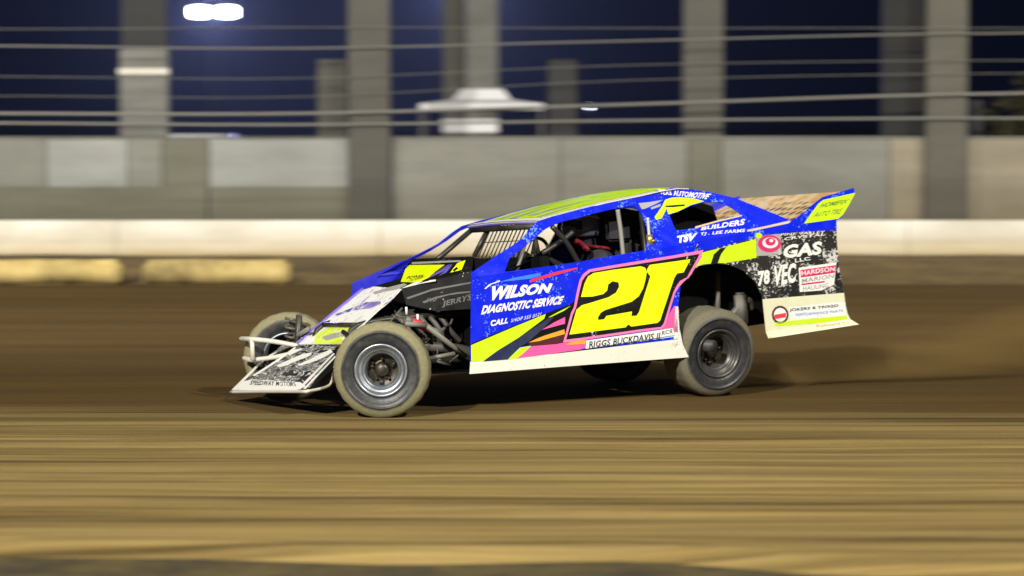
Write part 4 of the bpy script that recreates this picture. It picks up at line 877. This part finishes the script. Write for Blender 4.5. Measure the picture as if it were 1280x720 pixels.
for y_ in (.245, .29, .33): add_tube(bm, [(-.60, y_, 1.345 - (y_ - .22) * .3), (-.70, y_ + .004, 1.387 - (y_ - .22) * .5), (-.80, y_, 1.345 - (y_ - .22) * .3)], .008, 6)
from_bm('helmet_stripe', bm, M['grey_v'], per, True)
bm = bmesh.new()
n = 14
for k in range(n + 1):
    t = -1.15 + 2.3 * k / n
    for z in (-.028, .01, .045):
        s = math.sqrt(max(0, 1 - (z / .142) ** 2))
        bm.verts.new((-.71 + math.cos(t) * .157 * s + .004, .22 + math.sin(t) * .133 * s, 1.255 + z))
bm.verts.ensure_lookup_table()
for k in range(n):
    for j in range(2): bm.faces.new([bm.verts[i] for i in (k * 3 + j, k * 3 + 3 + j, k * 3 + 4 + j, k * 3 + 1 + j)])
from_bm('visor', bm, M['visor'], per, True)
bm = bmesh.new()
add_tube(bm, [(-.80 + .12 * math.cos(t), .22 + .12 * math.sin(t), 1.09 + .02 * math.cos(t)) for t in [k * .5 for k in range(13)]], .012, 10)
add_tube(bm, [(-.60, .30, 1.15), (-.63, .34, 1.12), (-.67, .36, 1.07)], .022, 8)
from_bm('neck_collar', bm, M['cloth_red'], per, True)

# ------------------------------------------------------------------ ground
def dirt():
    m, nt, b = new_mat('clay_track')
    tc = nt.nodes.new('ShaderNodeTexCoord')
    sep = nt.nodes.new('ShaderNodeSeparateXYZ'); nt.links.new(tc.outputs['Object'], sep.inputs[0])
    y = sep.outputs[1]; x = sep.outputs[0]
    wob = noise_fac(nt, 1.0, 4, .6, (.12, 1.3, 1))
    def add(a, bb, k):
        n_ = N(nt, 'ShaderNodeMath', operation='MULTIPLY_ADD'); nt.links.new(a, n_.inputs[0]); n_.inputs[1].default_value = k
        if hasattr(bb, 'is_output'): nt.links.new(bb, n_.inputs[2])
        else: n_.inputs[2].default_value = bb
        return n_.outputs[0]
    yy = add(x, add(wob, y, 2.0), .05)
    # loose dry cushion near the camera -> damp packed groove where the car runs
    groove = ramp(nt, add(yy, 0, .02), .370, .395)
    s1 = noise_fac(nt, 1.0, 6, .62, (.11, 4.2, 1), rot=(0, 0, R(1.2)), dist=.5)
    s2 = noise_fac(nt, 1.0, 5, .6, (.35, 11, 1), rot=(0, 0, R(1.0)))
    s3 = noise_fac(nt, 1.0, 5, .6, (1.6, 1.2, 1))
    dry = mixc(nt, ramp(nt, s1, .37, .60), (.066, .042, .010), (.245, .172, .055))
    dry = mixc(nt, ramp(nt, s2, .46, .66, (0, 0, 0), (.6,) * 3), dry, (.36, .265, .098))
    dry = mixc(nt, ramp(nt, s3, .5, .8, (0, 0, 0), (.3,) * 3), dry, (.15, .10, .035))
    g1 = noise_fac(nt, 1.0, 6, .62, (.10, 1.1, 1), rot=(0, 0, R(1.2)))
    wet = mixc(nt, ramp(nt, g1, .32, .70), (.058, .033, .006), (.108, .064, .013))
    base = mixc(nt, groove, dry, wet)
    # fine grit and scattered clods
    grit = noise_fac(nt, 55, 4, .7)
    base = mixc(nt, ramp(nt, grit, .56, .74, (0, 0, 0), (.35,) * 3), base, (.08, .055, .02))
    grit2 = noise_fac(nt, 38, 4, .7)
    base = mixc(nt, ramp(nt, grit2, .60, .76, (0, 0, 0), (.35,) * 3), base, (.30, .21, .07))
    nt.links.new(base, b.inputs['Base Color'])
    b.inputs['Roughness'].default_value = .92
    b.inputs['Specular IOR Level'].default_value = .25
    bp = N(nt, 'ShaderNodeBump', Strength=.6, Distance=.02)
    nt.links.new(grit, bp.inputs['Height'])
    bp2 = N(nt, 'ShaderNodeBump', Strength=.5, Distance=.05); nt.links.new(s2, bp2.inputs['Height']); nt.links.new(bp.outputs[0], bp2.inputs['Normal'])
    nt.links.new(bp2.outputs[0], b.inputs['Normal'])
    return m
M['dirt'] = dirt()
M['infield'] = paint('olive_infield_dirt', (.046, .033, .006), .95, film=0, var=.6, var_scale=3, bump=.6)

def edge_y(x): return 11.68 - .15 * x + .10 * math.sin(x * 1.3 + .6) + .05 * math.sin(x * 3.1)
def gz(x, y):
    a = 1.0 if y < 16.8 else max(.04, 1 - (y - 16.8) / .8)
    h = noise.noise(Vector((x * .10, y * 2.3 + x * .04, 3.1))) * .034 + noise.noise(Vector((x * .22, y * 5.0 + x * .1, 9.4))) * .018 + noise.noise(Vector((x * .9, y * 1.2, 1.4))) * .006
    h *= a
    e = y - edge_y(x)
    if e < .6: h += .035 * math.exp(-((e - .22) / .16) ** 2)
    if e < .12: h -= min(.03, (.12 - e) * .2)
    return h
ys = []
y = 7.0
while y < 60:
    ys.append(y); y += .035 if 10.8 < y < 18.6 else (.25 if y < 36 else 2.0)
ys += [75, 100, 150, 205]
xs = [-150, -100, -60, -30] + [-16 + .25 * i for i in range(129)] + [30, 60, 100, 150]
ys = [-35, -15, 0, 5] + ys
me = bpy.data.meshes.new('ground')
vs = [(x, y, gz(x, y) if 7 < y < 30 else 0) for y in ys for x in xs]
nx = len(xs)
me.from_pydata(vs, [], [(j * nx + i, j * nx + i + 1, (j + 1) * nx + i + 1, (j + 1) * nx + i) for j in range(len(ys) - 1) for i in range(nx - 1)])
me.polygons.foreach_set('use_smooth', [True] * len(me.polygons))
gr = link('ground', me, M['dirt']); tag(gr, kind='structure')
# olive infield verge along the near edge of the track
bm = bmesh.new()
X = [-14 + .25 * i for i in range(113)]
rows = []
for t in range(12):
    rows.append([bm.verts.new((x, edge_y(x) - .03 - t * .35 - .02 * noise.noise(Vector((x * 3, t, 0))), gz(x, edge_y(x) - .03 - t * .35) + .006 + .012 * (1 + noise.noise(Vector((x * 1.5, t * 1.7, 5)))) * min(1, t / 2))) for x in X])
for i in range(11):
    for k in range(len(X) - 1): bm.faces.new((rows[i][k], rows[i + 1][k], rows[i + 1][k + 1], rows[i][k + 1]))
vg = from_bm('verge', bm, M['infield'], None, True); tag(vg, kind='structure')

# ------------------------------------------------------------------ back straight: berm, barrier, wall, fence
M['barrier'] = paint('white_barrier', (.80, .76, .64), .6, film=.12, var=.06, var_scale=2)
def barrier_mat():
    m, nt, b = new_mat('white_barrier_paint')
    tc = nt.nodes.new('ShaderNodeTexCoord'); sep = nt.nodes.new('ShaderNodeSeparateXYZ'); nt.links.new(tc.outputs['Object'], sep.inputs[0])
    nz = noise_fac(nt, 1.0, 5, .65, (.5, 1, 4))
    ad = N(nt, 'ShaderNodeMath', operation='MULTIPLY_ADD'); nt.links.new(nz, ad.inputs[0]); ad.inputs[1].default_value = -.35; nt.links.new(sep.outputs[2], ad.inputs[2])
    r = ramp(nt, ad.outputs[0], .05, .50)          # clay splashed up the foot of the barrier
    st = noise_fac(nt, 1.0, 5, .6, (.45, 1, .6), dist=.4)
    wh = mixc(nt, ramp(nt, st, .45, .75, (0, 0, 0), (.6,) * 3), (.80, .78, .70), (.42, .36, .24))
    nt.links.new(mixc(nt, r, (.44, .34, .17), wh), b.inputs['Base Color']); b.inputs['Roughness'].default_value = .6
    return m
M['barrier'] = barrier_mat()
def conc(name, c, v=.25):
    m, nt, b = new_mat(name)
    f = noise_fac(nt, 1.0, 6, .65, (.35, 1, 1.2)); f2 = noise_fac(nt, 1.0, 5, .7, (.25, 1, 7)); f3 = noise_fac(nt, 30, 4, .6)
    base = mixc(nt, ramp(nt, f, .3, .7), tuple(x * (1 - v) for x in c), tuple(x * (1 + v) for x in c))
    base = mixc(nt, ramp(nt, f2, .5, .8, (0, 0, 0), (.4,) * 3), base, tuple(x * .62 for x in c))
    base = mixc(nt, ramp(nt, f3, .5, .8, (0, 0, 0), (.2,) * 3), base, tuple(x * .6 for x in c))
    tc = nt.nodes.new('ShaderNodeTexCoord'); sp_ = nt.nodes.new('ShaderNodeSeparateXYZ'); nt.links.new(tc.outputs['Object'], sp_.inputs[0])
    ad = N(nt, 'ShaderNodeMath', operation='MULTIPLY_ADD'); nt.links.new(f2, ad.inputs[0]); ad.inputs[1].default_value = -.9; nt.links.new(sp_.outputs[2], ad.inputs[2])
    base = mixc(nt, ramp(nt, ad.outputs[0], .35, 1.0, (.55,) * 3, (0, 0, 0)), base, tuple(x * y * .55 for x, y in zip(c, (1.05, .95, .7))))   # darker and browner towards the bottom
    nt.links.new(base, b.inputs['Base Color']); b.inputs['Roughness'].default_value = .85
    bp = N(nt, 'ShaderNodeBump', Strength=.3, Distance=.01); nt.links.new(f3, bp.inputs['Height']); nt.links.new(bp.outputs[0], b.inputs['Normal'])
    return m
M['conc_l'] = conc('pale_concrete', (.30, .31, .295)); M['conc_m'] = conc('grey_concrete', (.215, .215, .19)); M['conc_d'] = conc('dark_concrete', (.15, .15, .115)); M['conc_b'] = conc('buff_concrete', (.27, .24, .18))
M['post_lit'] = conc('lamplit_post_concrete', (.17, .17, .155), .4); M['post'] = conc('post_concrete', (.09, .087, .074)); M['post_dim'] = conc('dim_post_concrete', (.032, .032, .032)); M['post_b'] = conc('buff_post_concrete', (.105, .10, .082))  # first post colour is paler, with the mast lamps' light put into it

bm = bmesh.new()
sec = [(35.2, -.02), (36.0, .05), (37.2, .14), (38.4, .22), (38.99, .25), (39.0, -.1)]
XX = [-26 + .5 * i for i in range(105)]
rr = [[bm.verts.new((x, yy, zz + (.03 * noise.noise(Vector((x * .5, yy, 0))) if zz > 0 else 0))) for yy, zz in sec] for x in XX]
for i in range(len(XX) - 1):
    for k in range(len(sec) - 1): bm.faces.new((rr[i][k], rr[i + 1][k], rr[i + 1][k + 1], rr[i][k + 1]))
M['berm'] = paint('berm_clay', (.15, .10, .035), .95, film=0, var=.4, var_scale=1.2, bump=.5)
tag(from_bm('bank', bm, M['berm'], None, True), kind='structure')

# long white barrier in cast lengths
bw = empty('barrier_wall', (0, 39.15, 0))
tag(bw, 'long low white barrier wall with a dirty foot along the far side of the track', 'barrier wall')
for i in range(11):
    x0 = -22 + i * 4.0
    bm = bmesh.new()
    # jersey profile: (y offset, z)
    pf = [(-.15, .0), (-.15, .30), (-.10, .42), (-.075, .755), (-.06, .775), (.06, .775), (.075, .755), (.15, .30), (.15, .0)]
    A = [bm.verts.new((x0 + .006, a, z)) for a, z in pf]; Bv = [bm.verts.new((x0 + 3.994, a, z)) for a, z in pf]
    for k in range(len(pf)):
        k2 = (k + 1) % len(pf); bm.faces.new((A[k], A[k2], Bv[k2], Bv[k]))
    bm.faces.new(A[::-1]); bm.faces.new(Bv)
    from_bm('barrier_length', bm, M['barrier'], bw)

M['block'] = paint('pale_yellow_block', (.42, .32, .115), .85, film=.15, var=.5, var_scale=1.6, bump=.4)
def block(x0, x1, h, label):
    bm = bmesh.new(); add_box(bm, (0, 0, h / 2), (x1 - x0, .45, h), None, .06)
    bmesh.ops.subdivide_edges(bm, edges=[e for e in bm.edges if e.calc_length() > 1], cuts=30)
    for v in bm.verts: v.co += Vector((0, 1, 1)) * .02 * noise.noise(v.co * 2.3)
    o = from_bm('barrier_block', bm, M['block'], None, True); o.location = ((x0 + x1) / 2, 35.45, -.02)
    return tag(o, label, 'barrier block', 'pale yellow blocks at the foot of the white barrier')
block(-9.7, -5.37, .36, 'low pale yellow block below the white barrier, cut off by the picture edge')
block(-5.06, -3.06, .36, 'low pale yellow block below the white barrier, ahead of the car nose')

# grey wall of panels
gw = empty('concrete_wall', (0, 39.75, 0))
tag(gw, 'grey panelled concrete wall standing behind the white barrier', 'concrete wall')
edges = [-26, -14, -9.5, -7.15, -5.9, -5.37, -4.65, -2.50, -1.85, .75, 2.70, 3.22, 5.8, 8.6, 14, 26]
kinds = 'mlmlmdldmmdmbmmm'
for i in range(len(edges) - 1):
    x0, x1 = edges[i], edges[i + 1]
    pm = {'l': M['conc_l'], 'm': M['conc_m'], 'd': M['conc_d'], 'b': M['conc_b']}[kinds[i]]
    p = box('wall_panel', ((x0 + x1) / 2, -.06 + .008 * (i % 2), 1.0), (x1 - x0 - .012, .14, 2.02), pm, gw, .012)
for x0, x1 in ((-14, -9.52), (-9.48, -4.68), (-4.62, -2.0)):
    box('base_band', ((x0 + x1) / 2, -.16, .74), (x1 - x0, .03, 1.08), M['conc_d'], gw, .008)
box('coping', (0, -.04, 2.03), (52, .2, .035), M['conc_m'], gw, .008)

def pillar(x0, x1, y, z0, z1, mat, label, extra=None):
    o = box('fence_pillar', (0, 0, (z1 - z0) / 2), (x1 - x0, .16, z1 - z0), mat, None, .02)
    o.location = ((x0 + x1) / 2, y, z0)
    return tag(o, label, 'pillar', 'tall pillars of the catch fence')
def wx(px, d): return (px - 640) * d / F_PX
def wz(py, d): return CAM_H + (HOR - py) * d / F_PX
def pp(a, b, d, top, bot, mat, label): return pillar(wx(a, d), wx(b, d), d, bot, wz(top, d), mat, label)
q = pp(152, 212, 40.1, 62, 0, M['post_lit'], 'lamp-brightened grey pillar with a strap painted as its highlight, furthest left of the fence pillars')
box('highlight_strap', (0, -.09, wz(90, 40.1)), (.78, .03, .10), M['tube_white'], q, .004)  # white strap paints the bright highlight streak on the pillar
box('upper_shaft', (0, .02, wz(62, 40.1) + 1.5), (.70, .10, 3.0), M['post_dim'], q, .01)  # darker colour carries the lack of lamp light higher up
pp(436, 488, 39.5, -60, 0, M['post'], 'tall grey pillar rising in front of the wall, above the car nose')
pp(398, 433, 40.3, 75, 0, M['post'], 'short square grey pillar close beside the tall one above the car nose')
pp(555, 582, 50, -60, 0, M['post'], 'narrow pillar close beside the bright one behind the white tent')
pp(583, 622, 49.5, -60, 0, M['post_lit'], 'lamp-brightened pillar of the pair standing behind the white tent')
pp(685, 721, 40.4, 75, 0, M['post_dim'], 'short dim pillar to the right of the white tent')
pp(853, 903, 40.0, -60, 0, M['post'], 'grey pillar above the back of the car roof')
pp(1101, 1154, 40.4, -60, 0, M['post_dim'], 'dark dim pillar close behind the last bright pillar')
pp(1156, 1207, 39.5, -60, 0, M['post_b'], 'buff pillar in front of the wall, furthest right of the full height ones')
pp(1209, 1226, 40.2, 125, 0, M['post_dim'], 'short thin dim pillar beside the last buff pillar')

M['cable'] = paint('fence_cable', (.22, .22, .20), .5, metal=.3, film=0)
cabs = [([37, 35, 36, 36], .005, 'faint topmost cable of the catch fence'), ([58, 61, 52, 42], .013, 'second cable of the catch fence, just under the topmost one'),
        ([96, 98, 82, 76], .005, 'thin third cable of the catch fence, first below the two top ones'), ([120, 121, 101, 92], .005, 'thin fourth cable of the catch fence, above the two thick lower ones'),
        ([142, 142, 131, 117], .024, 'thick cable of the catch fence, second from the bottom'), ([154, 156, 151, 148], .020, 'lowest thick cable of the catch fence, just over the grey wall')]
for k, (yy, r_, lab) in enumerate(cabs):
    bm = bmesh.new(); d = 39.38
    pts = [(wx(px, d), d, wz(v, d)) for px, v in zip((-1500, -600, 0, 380, 780, 1280, 1900, 2800), [yy[0] - 4, yy[0] - 3] + yy + [yy[3] + 4, yy[3] + 2])]
    add_tube(bm, pts, r_, 8)
    tag(from_bm('fence_cable', bm, M['cable'], None, True), lab, 'cable', 'cables of the catch fence')

# ------------------------------------------------------------------ beyond the wall
M['tent'] = paint('white_canvas', (.78, .78, .80), .8, film=.02)
tent = empty('canopy_tent', (wx(603, 46), 46, 0)); tag(tent, 'white pop-up canopy tent showing above the grey wall behind the bright pillars', 'tent')
bm = bmesh.new()
ze, zp = wz(131, 46), wz(112, 46)
w = 1.07
cv = [bm.verts.new((sx * w, sy * w, ze)) for sx, sy in ((-1, -1), (1, -1), (1, 1), (-1, 1))]
md = [bm.verts.new((sx * .5, sy * .5, ze + .09)) for sx, sy in ((-1, -1), (1, -1), (1, 1), (-1, 1))]
tp_ = [bm.verts.new((sx * .36, sy * .36, zp)) for sx, sy in ((-1, -1), (1, -1), (1, 1), (-1, 1))]
for i in range(4):
    j = (i + 1) % 4
    bm.faces.new((cv[i], cv[j], md[j], md[i])); bm.faces.new((md[i], md[j], tp_[j], tp_[i]))
bm.faces.new(tp_)
from_bm('canopy', bm, M['tent'], tent)
bm = bmesh.new()
for sx, sy, lx, ly in ((0, -1, w * 2, .01), (0, 1, w * 2, .01), (-1, 0, .01, w * 2), (1, 0, .01, w * 2)): add_box(bm, (sx * w, sy * w, ze - .05), (lx, ly, .11))
from_bm('valance', bm, M['tent'], tent)
for sx in (-1, 1):
    for sy in (-1, 1): tubes('leg', [[(sx * 1.04, sy * 1.04, 0), (sx * 1.04, sy * 1.04, ze)]], .02, M['tube_grey'], tent)

box('banner', (wx(589, 46) - wx(603, 46), -1.09, (wz(150, 46) + wz(166, 46)) / 2), (.96, .02, wz(150, 46) - wz(166, 46)), M['tent'], tent, .004)
M['van_white'] = paint('white_van_paint', (.72, .73, .76), .3, film=.02); M['glass_dark'] = paint('dark_glass', (.02, .022, .03), .08, film=0)
def van(x, y, ztop, wid, label):
    t = empty('parked_van', (x, y, 0)); tag(t, label, 'van')
    bm = bmesh.new(); add_box(bm, (0, 0, ztop * .5 + .12), (wid, 4.4, ztop - .36), None, .16); from_bm('body', bm, M['van_white'], t, True)
    bm = bmesh.new(); add_box(bm, (0, -2.2, ztop * .68), (wid * .8, .05, ztop * .26), None, .02); from_bm('window', bm, M['glass_dark'], t)
    for sx in (-1, 1):
        for yy in (-1.4, 1.4):
            g = bmesh.new(); add_lathe(g, [(.05, -.1), (.30, -.1), (.34, -.06), (.34, .06), (.30, .1), (.05, .1)], 24)
            g.transform(Matrix.Translation((sx * (wid / 2 - .08), yy, .34)) @ Matrix.Rotation(R(90), 4, 'Z')); from_bm('wheel', g, M['tyre_rear'], t, True)
        box('tail_light', (sx * wid * .44, -2.21, ztop * .45), (.12, .04, .3), M['red'], t, .01)
    return t
van(wx(228, 50), 52.4, wz(164, 50), 1.75, 'white roofed van parked behind the grey wall, beside the strapped pillar')

# far ridge
bm = bmesh.new()
hp = [(-140, 2), (-60, 3.4), (-40, 3.6), (-20, 3.5), (0, 3.3), (20, 3.3), (40, 3.0), (60, 3.4), (140, 2)]
a = []; b = []
for i in range(121):
    x = -140 + i * 280 / 120
    for k in range(len(hp) - 1):
        if hp[k][0] <= x <= hp[k + 1][0]:
            t = (x - hp[k][0]) / (hp[k + 1][0] - hp[k][0]); z = hp[k][1] * (1 - t) + hp[k + 1][1] * t
    z += .35 * noise.noise(Vector((x * .3, 0, 0)))
    a.append([bm.verts.new((x, 158, -1)), bm.verts.new((x, 164, z * .8)), bm.verts.new((x, 168, z)), bm.verts.new((x, 190, -1))])
for i in range(120):
    for k in range(3): bm.faces.new((a[i][k], a[i + 1][k], a[i + 1][k + 1], a[i][k + 1]))
M['ridge'] = paint('dark_ridge', (.03, .03, .022), .95, film=0)
tag(from_bm('hills', bm, M['ridge'], None, True), kind='structure')

# tree at the right
M['leaf_m'] = paint('night_foliage', (.075, .07, .02), .8, film=0, var=.5, var_scale=2); M['bark'] = paint('bark', (.08, .06, .04), .9, film=0)
tree = empty('tree', (wx(1290, 47), 47, 0)); tag(tree, 'dark olive tree behind the wall at the edge of the picture', 'tree')
bm = bmesh.new(); add_tube(bm, [(0, 0, 0), (.05, 0, 1.2), (-.05, .1, 2.4)], .16, 10, r2=.06)
for k in range(6):
    t = k * 1.05; add_tube(bm, [(0, 0, 1.2 + .15 * k), (.5 * math.cos(t), .5 * math.sin(t), 1.9 + .15 * k)], .05, 6, r2=.02)
from_bm('trunk', bm, M['bark'], tree, True)
bm = bmesh.new(); rnd = random.Random(11)
for k in range(5200):
    c = Vector((rnd.gauss(0, .5), rnd.gauss(0, .5), 2.2 + rnd.gauss(0, .5)))
    if (Vector((c.x / 1.0, c.y / 1.0, (c.z - 2.2) / 1.05))).length > 1 + .25 * noise.noise(c * 2.0): continue
    if noise.noise(c * 2.6) < -.12: continue
    s = rnd.uniform(.03, .07); q_ = Matrix.Rotation(rnd.uniform(0, 6.3), 3, 'Z') @ Matrix.Rotation(rnd.uniform(0, 3), 3, 'X')
    bm.faces.new([bm.verts.new(c + q_ @ Vector(p) * s) for p in ((-1, 0, 0), (0, -.5, .1), (1.2, 0, 0), (0, .5, .1))])
from_bm('crown', bm, M['leaf_m'], tree)

# floodlight masts and a distant lamp
M['lamp'] = emit('floodlight_glow', (.80, .85, 1.0), 60); M['lamp_s'] = emit('street_lamp_glow', (.85, .9, 1.0), 60)
def mast(px, py, d, label, heads):
    x, z = wx(px, d), wz(py, d)
    t = empty('floodlight_mast', (x, d, 0)); tag(t, label, 'floodlight', 'floodlight masts beyond the wall')
    bm = bmesh.new(); add_tube(bm, [(0, 0.6, 0), (0, .6, z + .6)], .16, 10, r2=.09); add_box(bm, (0, .45, z), (heads * 1.5 + .4, .12, .12)); from_bm('pole', bm, M['ridge'], t)
    for i in range(heads):
        hx = (i - (heads - 1) / 2) * 1.6
        h = box('lamp_head', (hx, .22, z), (.86, .3, .62), M['tube_dark'], t, .03)
        bm = bmesh.new(); add_box(bm, (hx, .06, z), (.78, .03, .54), None, .012); from_bm('lens', bm, M['lamp'], h)
    return Vector((x, d, z))
m1 = mast(268, 16, 150, 'floodlight mast with two lit heads above the strapped pillar', 2)
m2 = mast(578, -16, 150, 'floodlight mast with heads above the frame, behind the paired pillars', 2)
dl = 105; t = empty('street_lamp', (wx(737, dl), dl, 0)); tag(t, 'small distant white lamp on a thin pole, right of the canopy tent', 'street lamp')
zz = wz(133, dl)
bm = bmesh.new(); add_tube(bm, [(0, .2, 0), (0, .2, zz + .1)], .05, 8); from_bm('pole', bm, M['tube_dark'], t)
bm = bmesh.new(); bmesh.ops.create_uvsphere(bm, u_segments=16, v_segments=10, radius=.05); bm.transform(Matrix.Translation((0, 0, zz))); from_bm('lamp_shade', bm, M['lamp_s'], t, True)

# ------------------------------------------------------------------ light
def spot(name, loc, aim, power, size=100, radius=.5, color=(1, .95, .85), blend=.6):
    l = bpy.data.lights.new(name, 'SPOT'); l.energy = power; l.spot_size = R(size); l.spot_blend = blend; l.shadow_soft_size = radius; l.color = color
    o = bpy.data.objects.new(name, l); col.objects.link(o); o.location = loc
    o.rotation_euler = (Vector(aim) - Vector(loc)).to_track_quat('-Z', 'Y').to_euler(); return o
def point(name, loc, power, radius=.5, color=(1, 1, 1)):
    l = bpy.data.lights.new(name, 'POINT'); l.energy = power; l.shadow_soft_size = radius; l.color = color
    o = bpy.data.objects.new(name, l); col.objects.link(o); o.location = loc; return o
spot('unseen_floodlight', (-11, -6, 15), (-1, 20, 0), 58000, 70)
spot('unseen_floodlight', (13, 2, 16), (1, 20, 0), 25000, 80)
spot('unseen_floodlight', (-15, 24, 14), (-2, 39, 0), 13000, 100)  # added without a tower, to brighten the far barrier and wall
spot('unseen_floodlight', (16, 25, 14), (3, 39, 0), 9500, 100)  # added on the other side, also to brighten the far wall
spot('mast_light', m1 + Vector((0, -.4, 0)), (m1.x, 20, -6), 62000, 150, .5, (.44, .50, 1), .3)
spot('mast_light', m2 + Vector((0, -.4, 0)), (m2.x, 20, -6), 62000, 150, .5, (.44, .50, 1), .3)

w = bpy.data.worlds.new('World'); sc.world = w; w.use_nodes = True
nt = w.node_tree; bg = nt.nodes['Background']
bg.inputs[0].default_value = (.10, .16, .62, 1); bg.inputs[1].default_value = .010

# spray of clay dust thrown up behind the rear wheels
bm = bmesh.new()
path = [Vector((1.25, 19.75, .06)), Vector((2.1, 20.3, .14)), Vector((3.2, 20.9, .26)), Vector((4.3, 21.5, .34)), Vector((5.6, 22.2, .42)), Vector((7.2, 23.0, .5))]
rads = [.08, .22, .36, .44, .52, .6]
rings = []
for p, r_ in zip(path, rads):
    rings.append([bm.verts.new(p + Vector((-.48, .877, 0)) * math.cos(t) * r_ * 1.6 + Vector((0, 0, 1)) * max(math.sin(t) * r_, .03 - p.z)) for t in [k * math.pi / 8 for k in range(16)]])
for i in range(len(rings) - 1):
    for k in range(16): bm.faces.new((rings[i][k], rings[i][(k + 1) % 16], rings[i + 1][(k + 1) % 16], rings[i + 1][k]))
bm.faces.new(rings[0][::-1]); bm.faces.new(rings[-1])
ds = from_bm('dust', bm, None, None); ds.data.materials.clear()
dm = bpy.data.materials.new('clay_dust'); dm.use_nodes = True; nt = dm.node_tree; nt.nodes.clear()
o = nt.nodes.new('ShaderNodeOutputMaterial'); pv = nt.nodes.new('ShaderNodeVolumePrincipled')
pv.inputs['Color'].default_value = (.46, .31, .115, 1)
f = noise_fac(nt, 1.0, 5, .62, (.55, 1.6, 3.4), rot=(0, R(-7), R(-28)), dist=.4)
dens = ramp(nt, f, .40, .68, (0, 0, 0), (DUST_D,) * 3)
# fade from the plume's axis outwards
tc = nt.nodes.new('ShaderNodeTexCoord')
mp = nt.nodes.new('ShaderNodeMapping'); mp.vector_type = 'TEXTURE'
mp.inputs['Location'].default_value = (1.25, 19.75, .05); mp.inputs['Rotation'].default_value = (0, 0, math.atan2(3.25, 5.95))
nt.links.new(tc.outputs['Object'], mp.inputs[0])
sp_ = nt.nodes.new('ShaderNodeSeparateXYZ'); nt.links.new(mp.outputs[0], sp_.inputs[0])
def mth(op, a_, b_):
    n_ = N(nt, 'ShaderNodeMath', operation=op)
    for i_, v_ in enumerate((a_, b_)):
        if hasattr(v_, 'is_output'): nt.links.new(v_, n_.inputs[i_])
        else: n_.inputs[i_].default_value = v_
    return n_.outputs[0]
dz = mth('SUBTRACT', sp_.outputs[2], mth('MULTIPLY', sp_.outputs[0], .05))
dy = mth('DIVIDE', sp_.outputs[1], 1.6)
rad_ = mth('SQRT', mth('ADD', mth('MULTIPLY', dz, dz), mth('MULTIPLY', dy, dy)), 0)
rel = mth('DIVIDE', rad_, mth('ADD', mth('MULTIPLY', sp_.outputs[0], .085), .10))
fall = ramp(nt, rel, .1, .95, (1, 1, 1), (0, 0, 0))
nt.links.new(mth('MULTIPLY', dens, fall), pv.inputs['Density'])
nt.links.new(pv.outputs[0], o.inputs['Volume']); ds.data.materials.append(dm); tag(ds, kind='stuff')

bm = bmesh.new(); bmesh.ops.create_cube(bm, size=1)
for v in bm.verts: v.co = Vector((v.co.x * 320, 85 + v.co.y * 260, 9.5 + v.co.z * 22))
hz = from_bm('haze', bm, None, None); hz.data.materials.clear()
hm = bpy.data.materials.new('night_haze'); hm.use_nodes = True; nt = hm.node_tree; nt.nodes.clear()
o = nt.nodes.new('ShaderNodeOutputMaterial'); pv = nt.nodes.new('ShaderNodeVolumePrincipled')
pv.inputs['Color'].default_value = (.80, .84, .95, 1); pv.inputs['Density'].default_value = HAZE_D; pv.inputs['Anisotropy'].default_value = .72
nt.links.new(pv.outputs[0], o.inputs['Volume'])
hz.data.materials.append(hm); tag(hz, kind='stuff')
sc.view_settings.view_transform = 'Standard'; sc.view_settings.look = 'None'; sc.view_settings.gamma = 1; sc.view_settings.exposure = -0.18
sc.render.engine = 'CYCLES'
sc.cycles.use_denoising = True
try: sc.cycles.denoiser = 'OPENIMAGEDENOISE'
except Exception: pass
sc.cycles.max_bounces = 6; sc.cycles.volume_bounces = 0
sc.cycles.sample_clamp_indirect = 4
